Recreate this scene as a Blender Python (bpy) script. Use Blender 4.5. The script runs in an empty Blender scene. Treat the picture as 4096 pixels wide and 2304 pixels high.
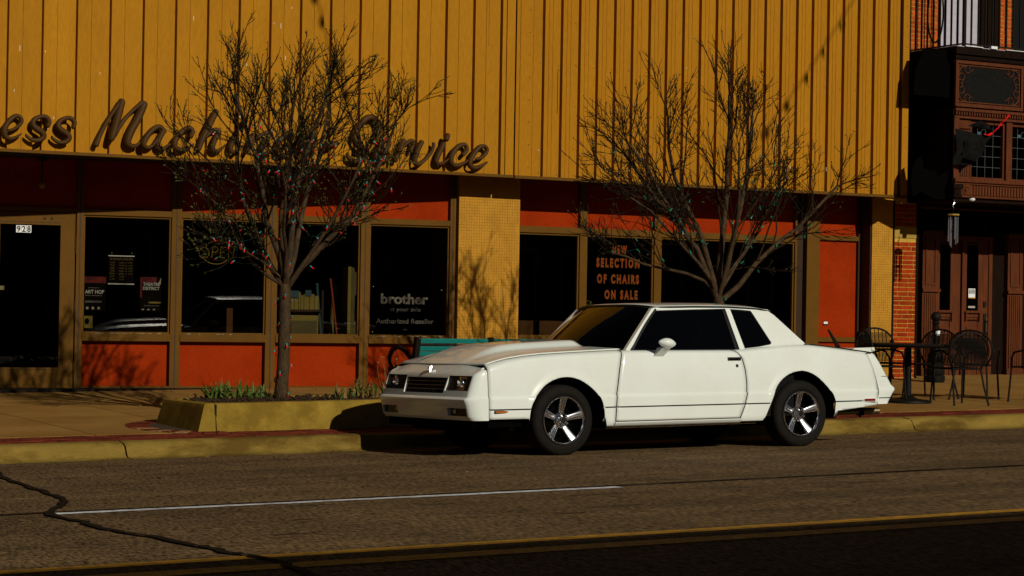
import bpy, math, random
import numpy as np
from mathutils import Matrix, Vector
SC = bpy.context.scene
COL = SC.collection
R = math.radians

# ---------------------------------------------------------------- camera
CAM_H = 1.3915
YAW, PITCH, ROLL, FPX = 0.5387, 0.0064, 0.0177, 8739.8
fw = Vector((math.sin(YAW)*math.cos(PITCH), math.cos(YAW)*math.cos(PITCH), math.sin(PITCH)))
rt0 = Vector((math.cos(YAW), -math.sin(YAW), 0)); up0 = rt0.cross(fw)
rt = rt0*math.cos(ROLL)+up0*math.sin(ROLL); up = up0*math.cos(ROLL)-rt0*math.sin(ROLL)
cd = bpy.data.cameras.new('camera'); cam = bpy.data.objects.new('camera', cd); COL.objects.link(cam)
cd.sensor_width = 36; cd.lens = FPX/4096*36; cd.clip_end = 900; cd.clip_start = .1
mw = Matrix.Identity(4)
for i in range(3):
    mw[i][0], mw[i][1], mw[i][2] = rt[i], up[i], -fw[i]
mw[0][3], mw[1][3], mw[2][3] = 0, 0, CAM_H
cam.matrix_world = mw
SC.camera = cam

# ---------------------------------------------------------------- light
SUN_L = Vector((-.09, 1.0, -.49)).normalized()      # direction the sunlight travels
sd = bpy.data.lights.new('sun', 'SUN'); sun = bpy.data.objects.new('sun', sd); COL.objects.link(sun)
sd.energy = 5.0; sd.angle = R(.53); sd.color = (1.0, .95, .825)
sun.rotation_euler = SUN_L.to_track_quat('-Z', 'Y').to_euler()
sun.location = (14, -30, 30)
W = bpy.data.worlds.new('World'); SC.world = W; W.use_nodes = True
nt = W.node_tree; bg = nt.nodes['Background']
sky = nt.nodes.new('ShaderNodeTexSky'); sky.sky_type = 'NISHITA'; sky.sun_disc = False
sky.sun_elevation = math.asin(-SUN_L.z); sky.sun_rotation = math.atan2(-SUN_L.x, -SUN_L.y)
hs = nt.nodes.new('ShaderNodeHueSaturation'); hs.inputs['Saturation'].default_value = .45      # warm white balance of the photograph
nt.links.new(sky.outputs[0], hs.inputs['Color']); nt.links.new(hs.outputs[0], bg.inputs[0]); bg.inputs[1].default_value = .05
sky.air_density = .32; sky.dust_density = .05; sky.ozone_density = .4
vs = SC.view_settings
vs.view_transform = 'Standard'; vs.look = 'None'; vs.gamma = 1; vs.use_curve_mapping = False
vs.exposure = -.72
SC.render.engine = 'CYCLES'
SC.cycles.max_bounces = 8; SC.cycles.diffuse_bounces = 1; SC.cycles.transparent_max_bounces = 16
SC.cycles.caustics_reflective = False; SC.cycles.caustics_refractive = False

# ---------------------------------------------------------------- materials
def mat(name, rgb, rough=.6, metal=0., var=.12, scale=6., fine=0., fscale=120., bump=0., bscale=60., rnd=0.,
        coat=0., spec=.22, stain=None, stain_amt=0., stain_scale=1.2, stretch=(1,1,1), emit=None, track=0.):
    m = bpy.data.materials.new(name); m.use_nodes = True
    n = m.node_tree.nodes; l = m.node_tree.links; b = n['Principled BSDF']
    b.inputs['Roughness'].default_value = rough; b.inputs['Metallic'].default_value = metal
    b.inputs['Specular IOR Level'].default_value = spec
    b.inputs['Coat Weight'].default_value = coat; b.inputs['Coat Roughness'].default_value = .04
    tc = n.new('ShaderNodeTexCoord'); mp = n.new('ShaderNodeMapping'); mp.inputs['Scale'].default_value = stretch
    l.new(tc.outputs['Object'], mp.inputs[0])
    if rnd:                                                 # shift the grain from piece to piece
        o2 = n.new('ShaderNodeObjectInfo'); cb = n.new('ShaderNodeCombineXYZ'); sc2 = n.new('ShaderNodeMath'); sc2.operation = 'MULTIPLY'; sc2.inputs[1].default_value = 60
        l.new(o2.outputs['Random'], sc2.inputs[0])
        for k in range(3): l.new(sc2.outputs[0], cb.inputs[k])
        l.new(cb.outputs[0], mp.inputs['Location'])
    col = n.new('ShaderNodeRGB'); col.outputs[0].default_value = (*rgb, 1)
    cur = col.outputs[0]
    def mulby(cur, sock, lo, hi):
        mr = n.new('ShaderNodeMapRange'); mr.inputs[1].default_value = .3; mr.inputs[2].default_value = .7
        mr.inputs[3].default_value = lo; mr.inputs[4].default_value = hi
        l.new(sock, mr.inputs[0])
        mx = n.new('ShaderNodeVectorMath'); mx.operation = 'SCALE'
        l.new(cur, mx.inputs[0]); l.new(mr.outputs[0], mx.inputs['Scale'])
        return mx.outputs[0]
    if var:
        t = n.new('ShaderNodeTexNoise'); t.inputs['Scale'].default_value = scale; t.inputs['Detail'].default_value = 4
        l.new(mp.outputs[0], t.inputs[0]); cur = mulby(cur, t.outputs[0], 1-var, 1+var)
    if fine:
        t = n.new('ShaderNodeTexNoise'); t.inputs['Scale'].default_value = fscale; t.inputs['Detail'].default_value = 2
        l.new(mp.outputs[0], t.inputs[0]); cur = mulby(cur, t.outputs[0], 1-fine, 1+fine)
    if track:
        m2 = n.new('ShaderNodeMapping'); m2.inputs['Scale'].default_value = (.10,1.5,1); l.new(tc.outputs['Object'], m2.inputs[0])
        t = n.new('ShaderNodeTexNoise'); t.inputs['Scale'].default_value = 1.0; t.inputs['Detail'].default_value = 5; t.inputs['Roughness'].default_value = .6
        l.new(m2.outputs[0], t.inputs[0]); cur = mulby(cur, t.outputs[0], 1-track, 1+track)
    if rnd:
        oi = n.new('ShaderNodeObjectInfo')
        mr = n.new('ShaderNodeMapRange'); mr.inputs[3].default_value = 1-rnd; mr.inputs[4].default_value = 1+rnd
        l.new(oi.outputs['Random'], mr.inputs[0])
        mx = n.new('ShaderNodeVectorMath'); mx.operation = 'SCALE'
        l.new(cur, mx.inputs[0]); l.new(mr.outputs[0], mx.inputs['Scale']); cur = mx.outputs[0]
    if stain:
        t = n.new('ShaderNodeTexNoise'); t.inputs['Scale'].default_value = stain_scale; t.inputs['Detail'].default_value = 6
        t.inputs['Roughness'].default_value = .65
        l.new(mp.outputs[0], t.inputs[0])
        mr = n.new('ShaderNodeMapRange'); mr.inputs[1].default_value = .45; mr.inputs[2].default_value = .62
        mr.inputs[4].default_value = stain_amt
        l.new(t.outputs[0], mr.inputs[0])
        mx = n.new('ShaderNodeMix'); mx.data_type = 'RGBA'; mx.inputs[7].default_value = (*stain, 1)
        l.new(mr.outputs[0], mx.inputs[0]); l.new(cur, mx.inputs[6]); cur = mx.outputs[2]
    l.new(cur, b.inputs['Base Color'])
    if bump:
        t = n.new('ShaderNodeTexNoise'); t.inputs['Scale'].default_value = bscale; t.inputs['Detail'].default_value = 3
        l.new(mp.outputs[0], t.inputs[0])
        bp = n.new('ShaderNodeBump'); bp.inputs['Strength'].default_value = bump; bp.inputs['Distance'].default_value = .01
        l.new(t.outputs[0], bp.inputs['Height']); l.new(bp.outputs[0], b.inputs['Normal'])
    if emit:
        b.inputs['Emission Color'].default_value = (*emit[0], 1); b.inputs['Emission Strength'].default_value = emit[1]
    return m
def glassmat(name, tint, refl_rough=.0, ior=1.5, extra=0.):
    m = bpy.data.materials.new(name); m.use_nodes = True
    n = m.node_tree.nodes; l = m.node_tree.links; n.remove(n['Principled BSDF'])
    out = n['Material Output']
    tr = n.new('ShaderNodeBsdfTransparent'); tr.inputs[0].default_value = (*tint, 1)
    gl = n.new('ShaderNodeBsdfGlossy'); gl.inputs['Roughness'].default_value = refl_rough
    fr = n.new('ShaderNodeFresnel'); fr.inputs[0].default_value = ior
    ad = n.new('ShaderNodeMath'); ad.operation = 'ADD'; ad.inputs[1].default_value = extra; ad.use_clamp = True
    mx = n.new('ShaderNodeMixShader')
    l.new(fr.outputs[0], ad.inputs[0]); l.new(ad.outputs[0], mx.inputs[0])
    l.new(tr.outputs[0], mx.inputs[1]); l.new(gl.outputs[0], mx.inputs[2]); l.new(mx.outputs[0], out.inputs[0])
    return m

MT = dict(
 asphalt = mat('asphalt', (.126,.077,.034), .95, spec=.08, var=.16, scale=.9, fine=.95, fscale=52, bump=.4, bscale=60, stretch=(1.5,.30,1), track=.30),
 tar = mat('tar_sealant', (.015,.0105,.0065), .8, spec=.06, var=.2, scale=20),
 white_line = mat('white_road_paint', (.74,.74,.74), .7, var=.12, scale=10, fine=.25, fscale=60, stain=(.15,.10,.06), stain_amt=.55, stain_scale=14),
 yellow_line = mat('yellow_road_paint', (.60,.29,.02), .7, var=.15, scale=9, fine=.3, fscale=60, stain=(.12,.07,.03), stain_amt=.5, stain_scale=10),
 kerb = mat('kerb_concrete', (.225,.146,.028), .95, spec=.1, var=.16, scale=4, fine=.14, fscale=110, bump=.3, bscale=90, stain=(.075,.040,.006), stain_amt=.8, stain_scale=2.2, stretch=(.6,1,1.6)),
 walk = mat('sidewalk_concrete', (.28,.148,.036), .95, spec=.08, var=.12, scale=1.5, fine=.16, fscale=70, bump=.25, bscale=60, rnd=.06, stain=(.20,.09,.016), stain_amt=.5, stain_scale=.9),
 joint = mat('joint_dirt', (.05,.032,.016), .95),
 paver = mat('paver_brick', (.12,.022,.010), .9, spec=.08, var=.25, scale=12, rnd=.4, bump=.3),
 paver_lt = mat('paver_brick_worn', (.26,.14,.06), .9, spec=.08, var=.25, scale=12, rnd=.3, bump=.3),
 planter = mat('planter_concrete', (.25,.158,.022), .95, spec=.1, var=.2, scale=2.5, fine=.13, fscale=100, bump=.35, bscale=70, stain=(.13,.075,.009), stain_amt=.7, stain_scale=2.8),
 soil = mat('soil', (.035,.018,.008), .95, var=.4, scale=30, bump=1, bscale=40),
 siding = mat('ochre_siding', (.39,.163,.0045), .75, var=.09, scale=.7, fine=.09, fscale=45, rnd=.055, stretch=(1,1,.22), spec=.12, stain=(.27,.105,.003), stain_amt=.22, stain_scale=2.2),
 siding_r = mat('ochre_ribbed_siding', (.385,.158,.004), .75, var=.08, scale=.7, fine=.09, fscale=45, rnd=.02, stretch=(1,1,.22), spec=.12, stain=(.27,.105,.003), stain_amt=.22, stain_scale=2.2),
 gap = mat('dark_joint', (.012,.008,.004), .9, var=0),
 soffit = mat('soffit_brown', (.035,.02,.01), .9),
 frame = mat('bronze_frame', (.115,.050,.0035), .7, spec=.12, var=.1, scale=3, fine=.12, fscale=60, rnd=.04),
 frame_dk = mat('dark_bronze', (.035,.018,.008), .5),
 orange = mat('orange_panel', (.285,.025,.0016), .85, var=.09, scale=1.6, fine=.13, fscale=55, rnd=.04, spec=.05, stain=(.18,.012,.0006), stain_amt=.35, stain_scale=1.8),
 tile = mat('ochre_tile', (.46,.215,.020), .7, spec=.12, var=.12, scale=5, fine=.1, fscale=60),
 grout = mat('tile_grout', (.30,.135,.012), .95),
 glass = glassmat('shop_glass', (.74,.73,.69), .0, 1.42),
 glass_rest = glassmat('old_glass', (.35,.37,.36), .02, 1.5),
 glass_car = glassmat('car_glass', (.09,.09,.085), .0, 1.3),
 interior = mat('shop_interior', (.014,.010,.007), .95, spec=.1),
 brown_letter = mat('brown_plastic', (.060,.026,.004), .6, spec=.18, var=.1, scale=8, fine=.12, fscale=70),
 white_print = mat('white_print', (.78,.78,.75), .6, var=.05),
 silver_print = mat('silver_vinyl', (.40,.36,.33), .45, var=.2, scale=3),
 gold_print = mat('faded_gold_print', (.24,.17,.05), .6, var=.35, scale=20),
 red_print = mat('orange_vinyl', (.75,.13,.02), .6, var=.1),
 black_print = mat('black_print', (.008,.008,.008), .8, var=0, spec=.05),
 sign_board = mat('black_board', (.008,.006,.004), .8, spec=.04),
 poster_red = mat('poster_red', (.16,.012,.012), .6, var=.7, scale=14),
 poster_white = mat('poster_white', (.5,.46,.36), .6),
 neon = mat('unlit_neon_tube', (.36,.23,.04), .35),
 card = mat('cardboard', (.12,.05,.015), .9),
 cream = mat('cream_cabinet', (.30,.23,.045), .6),
 cream2 = mat('grey_cream_door', (.14,.11,.04), .6),
 blue_pole = mat('blue_tube', (.05,.11,.15), .5), red_pole = mat('red_wood_pole', (.4,.06,.03), .6),
 lime = mat('pale_green_vinyl', (.16,.14,.03), .5),
 brick = mat('red_brick', (.31,.032,.0035), .9, spec=.1, var=.25, scale=14, fine=.2, fscale=80, rnd=.22, bump=.4),
 brick_up = mat('lit_brick', (.42,.075,.012), .9, spec=.1, var=.25, scale=14, fine=.2, fscale=80, rnd=.22, bump=.4),  # same brick, its warmer light put into the colour
 mortar = mat('mortar', (.50,.29,.045), .95, fine=.2, fscale=60),
 stone = mat('buff_stone', (.36,.23,.04), .9, var=.15, scale=8),
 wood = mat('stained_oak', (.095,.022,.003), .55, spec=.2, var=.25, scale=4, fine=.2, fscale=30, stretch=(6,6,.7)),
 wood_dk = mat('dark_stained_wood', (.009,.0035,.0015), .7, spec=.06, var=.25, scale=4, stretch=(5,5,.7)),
 slate = mat('slate_panel', (.0085,.0078,.007), .9, spec=.08, var=.2, scale=20),
 lead = mat('lead_came', (.07,.08,.075), .6),
 iron = mat('black_iron', (.008,.0065,.005), .55, spec=.12, var=.2, scale=20),
 curtain = mat('grey_door_panel', (.44,.41,.45), .7, var=.06, scale=3, fine=.06, fscale=60, stretch=(1,1,6)),
 black_fabric = mat('black_fabric', (.006,.0052,.0045), .9, spec=.1, var=.3, scale=9),
 ribbon = mat('red_ribbon', (.75,.012,.012), .5),
 chime = mat('aluminium_tube', (.62,.62,.66), .25, metal=1.0, var=0),
 teal = mat('teal_slat', (.006,.15,.13), .5, spec=.15, var=.1, scale=4, rnd=.06),
 bark = mat('bark', (.050,.028,.011), .8, spec=.2, var=.4, scale=18, fine=.3, fscale=60, bump=.6, bscale=40, stretch=(1,1,.5)),
 branch = mat('branch_bark', (.026,.013,.0045), .9, spec=.12, var=.35, scale=14),
 twig = mat('twig', (.012,.007,.003), .8, spec=.1, var=.3, scale=10),
 bud = mat('leaf_bud', (.075,.085,.012), .6, var=.3, scale=10),
 bud_dk = mat('dark_bud', (.05,.045,.012), .6, var=.3, scale=10),
 blade = mat('lily_leaf', (.065,.11,.014), .5, var=.25, scale=6), blade_dry = mat('dry_leaf', (.20,.12,.03), .7, var=.3, scale=8),
 bulb_red = mat('red_bulb', (.62,.01,.012), .25), socket_teal = mat('teal_socket', (.02,.33,.30), .4),
 bulb_green = mat('green_bulb', (.01,.19,.10), .3), bulb_clear = mat('clear_bulb', (.55,.6,.62), .15), wire = mat('green_wire', (.008,.03,.022), .5),
 paint = mat('white_car_paint', (.775,.81,.745), .30, var=.015, scale=2, coat=1.0, fine=.025, fscale=90, stain=(.62,.57,.42), stain_amt=.16, stain_scale=1.3),
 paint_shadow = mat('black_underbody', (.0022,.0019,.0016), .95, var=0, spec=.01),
 rubber = mat('tyre_rubber', (.008,.0065,.005), .8, var=.2, scale=14, spec=.15),
 chrome_spoke = mat('polished_spoke', (.86,.86,.88), .27, metal=1.0, var=0),
 chrome = mat('chrome', (.86,.86,.88), .10, metal=1.0, var=0),
 black_trim = mat('black_trim', (.012,.012,.012), .35),
 lamp_lens = mat('headlamp_lens', (.06,.06,.065), .08, var=0, coat=1), amber = mat('amber_lens', (.48,.12,.01), .2, coat=1), red_lens = mat('red_lens', (.20,.006,.006), .2, coat=1),
 seat = mat('dark_seat', (.006,.006,.006), .9, spec=.1), steel = mat('exhaust_steel', (.22,.17,.09), .4, metal=.9),
 far_brick = mat('far_brick', (.20,.09,.05), .9, var=.2, scale=3), far_trim = mat('far_trim', (.3,.26,.2), .9),
)

# ---------------------------------------------------------------- mesh helpers
WM = {}                                                     # world matrix of every parent
class MB:
    def __init__(s): s.v=[]; s.f=[]; s.mi=[]; s.n=0
    def add(s, vs, fs, mi=0):
        o=s.n; s.v.extend([tuple(map(float,v)) for v in vs]); s.n+=len(vs)
        for f in fs: s.f.append(tuple(i+o for i in f)); s.mi.append(mi)
        return s
    def box(s, x0,x1,y0,y1,z0,z1, M=None, mi=0, bev=0.):
        if bev>0:
            b=bev
            vs=[]
            for z,(e) in ((z0,b),(z0+b,0),(z1-b,0),(z1,b)):
                vs+=[(x0+e,y0+e,z),(x1-e,y0+e,z),(x1-e,y1-e,z),(x0+e,y1-e,z)]
            fs=[(3,2,1,0),(12,13,14,15)]
            for k in range(3):
                for i in range(4):
                    j=(i+1)%4; fs.append((k*4+i,k*4+j,k*4+4+j,k*4+4+i))
        else:
            vs=[(x0,y0,z0),(x1,y0,z0),(x1,y1,z0),(x0,y1,z0),(x0,y0,z1),(x1,y0,z1),(x1,y1,z1),(x0,y1,z1)]
            fs=[(3,2,1,0),(4,5,6,7),(0,1,5,4),(1,2,6,5),(2,3,7,6),(3,0,4,7)]
        if M is not None: vs=[M@Vector(v) for v in vs]
        return s.add(vs,fs,mi)
    def tube(s, pts, rad, n=6, mi=0, cap=True, flat=1.0, flat_axis=None):
        pts=[Vector(p) for p in pts]; m=len(pts)
        if not hasattr(rad,'__len__'): rad=[rad]*m
        t0=(pts[1]-pts[0]).normalized()
        ref=Vector((0,0,1)) if abs(t0.z)<.9 else Vector((1,0,0))
        nv=t0.cross(ref).normalized(); vs=[]
        for i in range(m):
            t=(pts[min(i+1,m-1)]-pts[max(i-1,0)])
            if t.length<1e-9: t=t0
            t=t.normalized(); nv=(nv-t*nv.dot(t))
            if nv.length<1e-6: nv=t.orthogonal()
            nv.normalize(); b=t.cross(nv)
            for k in range(n):
                a=2*math.pi*k/n
                d=nv*math.cos(a)*rad[i]+b*math.sin(a)*rad[i]
                if flat_axis is not None:
                    d=d-flat_axis*(d.dot(flat_axis)*(1-flat))
                vs.append(pts[i]+d)
        fs=[]
        for i in range(m-1):
            for k in range(n):
                j=(k+1)%n; fs.append((i*n+k,i*n+j,(i+1)*n+j,(i+1)*n+k))
        if cap: fs.append(tuple(range(n-1,-1,-1))); fs.append(tuple((m-1)*n+k for k in range(n)))
        return s.add(vs,fs,mi)
    def prism(s, poly, axis, d0, d1, mi=0, M=None):
        # poly of 2D points; axis 'y': (x,z), 'z': (x,y), 'x': (y,z)
        n=len(poly)
        def P(p,d): return {'y':(p[0],d,p[1]),'z':(p[0],p[1],d),'x':(d,p[0],p[1])}[axis]
        vs=[P(p,d0) for p in poly]+[P(p,d1) for p in poly]
        if M is not None: vs=[M@Vector(v) for v in vs]
        fs=[tuple(range(n)),tuple(range(2*n-1,n-1,-1))]
        for i in range(n):
            j=(i+1)%n; fs.append((i,n+i,n+j,j))
        return s.add(vs,fs,mi)
    def lathe(s, prof, n=24, M=None, mi=0, cap=True):
        # prof of (r, h) about local z
        vs=[];m=len(prof)
        for r,h in prof:
            for k in range(n):
                a=2*math.pi*k/n; vs.append((r*math.cos(a),r*math.sin(a),h))
        if M is not None: vs=[M@Vector(v) for v in vs]
        fs=[]
        for i in range(m-1):
            for k in range(n):
                j=(k+1)%n; fs.append((i*n+k,i*n+j,(i+1)*n+j,(i+1)*n+k))
        if cap and prof[0][0]>1e-6: fs.append(tuple(range(n-1,-1,-1)))
        if cap and prof[-1][0]>1e-6: fs.append(tuple((m-1)*n+k for k in range(n)))
        return s.add(vs,fs,mi)
    def grid(s, P, mi=0, flip=False):
        r=len(P); c=len(P[0]); vs=[p for row in P for p in row]; fs=[]
        for i in range(r-1):
            for j in range(c-1):
                q=(i*c+j,i*c+j+1,(i+1)*c+j+1,(i+1)*c+j)
                fs.append(q[::-1] if flip else q)
        return s.add(vs,fs,mi)
    def ball(s, c, r, n=10, m=6, mi=0, sc=(1,1,1)):
        prof=[(max(1e-7,r*math.sin(math.pi*i/m)),-r*math.cos(math.pi*i/m)) for i in range(m+1)]
        M=Matrix.Translation(c)@Matrix.Diagonal((*sc,1))
        return s.lathe(prof,n,M,mi)
    def mesh(s, name, mats, smooth=None, M=None):
        me=bpy.data.meshes.new(name)
        vs=s.v if M is None else [tuple(M@Vector(v)) for v in s.v]
        me.from_pydata(vs,[],s.f)
        if not isinstance(mats,(list,tuple)): mats=[mats]
        for m in mats: me.materials.append(MT[m] if isinstance(m,str) else m)
        if len(mats)>1: me.polygons.foreach_set('material_index', s.mi)
        if smooth is not None:
            me.polygons.foreach_set('use_smooth',[True]*len(me.polygons))
            if smooth<180:
                try: me.set_sharp_from_angle(angle=R(smooth))
                except Exception: pass
        me.update()
        return me
    def build(s, name, mats, parent=None, smooth=None, fix=False):
        M=WM[parent].inverted() if parent is not None else None
        me=s.mesh(name,mats,smooth,M)
        if fix:
            import bmesh
            b=bmesh.new(); b.from_mesh(me); bmesh.ops.remove_doubles(b,verts=b.verts,dist=2e-4)
            bmesh.ops.dissolve_degenerate(b,edges=b.edges,dist=1e-5)
            bmesh.ops.recalc_face_normals(b,faces=b.faces); b.to_mesh(me); b.free()
            if smooth is not None:
                me.polygons.foreach_set('use_smooth',[True]*len(me.polygons))
                if smooth<180: me.set_sharp_from_angle(angle=R(smooth))
        return link(name,me,parent)
def link(name, me, parent=None, M=None):
    o=bpy.data.objects.new(name,me); COL.objects.link(o)
    if parent is not None:
        o.parent=parent
        if M is not None: o.matrix_basis=WM[parent].inverted()@M
        WM[o]=WM[parent] if M is None else M
    else:
        if M is not None: o.matrix_world=M
        WM[o]=M if M is not None else Matrix.Identity(4)
    return o
def tag(o, label=None, cat=None, group=None, kind=None):
    if label: o['label']=label
    if cat: o['category']=cat
    if group: o['group']=group
    if kind: o['kind']=kind
    return o
def thing(name, label, cat, loc=(0,0,0), rz=0, group=None, M=None):
    o=bpy.data.objects.new(name,None); COL.objects.link(o); o.empty_display_size=.2
    if M is None: M=Matrix.Translation(loc)@Matrix.Rotation(rz,4,'Z')
    o.matrix_world=M; WM[o]=M
    return tag(o,label,cat,group)
def dup(root, M, label, group=None):
    r=root.copy(); COL.objects.link(r); r.matrix_world=M; WM[r]=M
    r['label']=label
    if group: r['group']=group
    def rec(src,dst):
        for ch in list(src.children):
            c=ch.copy(); COL.objects.link(c); c.parent=dst
            rec(ch,c)
    rec(root,r)
    return r
def text_mb(txt, size, depth=.002, align='CENTER', bold=0., sx=1., spacing=1., shear=0.):
    cu=bpy.data.curves.new('t','FONT'); cu.body=txt; cu.size=size; cu.extrude=depth/2; cu.align_x=align
    cu.offset=bold; cu.space_character=spacing; cu.resolution_u=3; cu.shear=shear; cu.space_line=.95
    o=bpy.data.objects.new('t',cu); COL.objects.link(o)
    dg=bpy.context.evaluated_depsgraph_get(); me=bpy.data.meshes.new_from_object(o.evaluated_get(dg))
    mb=MB(); mb.add([(v.co.x*sx,v.co.y,v.co.z) for v in me.vertices],[tuple(p.vertices) for p in me.polygons])
    bpy.data.objects.remove(o); bpy.data.curves.remove(cu); bpy.data.meshes.remove(me)
    return mb
def put(mb, M):                                            # transform all vertices of a builder
    mb.v=[tuple(M@Vector(v)) for v in mb.v]; return mb
def wall_frame(x, y, z, ang=0.):                           # text lying in xy -> standing on a wall that faces -Y
    return Matrix.Translation((x,y,z))@Matrix.Rotation(ang,4,'Z')@Matrix.Rotation(R(90),4,'X')

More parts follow.
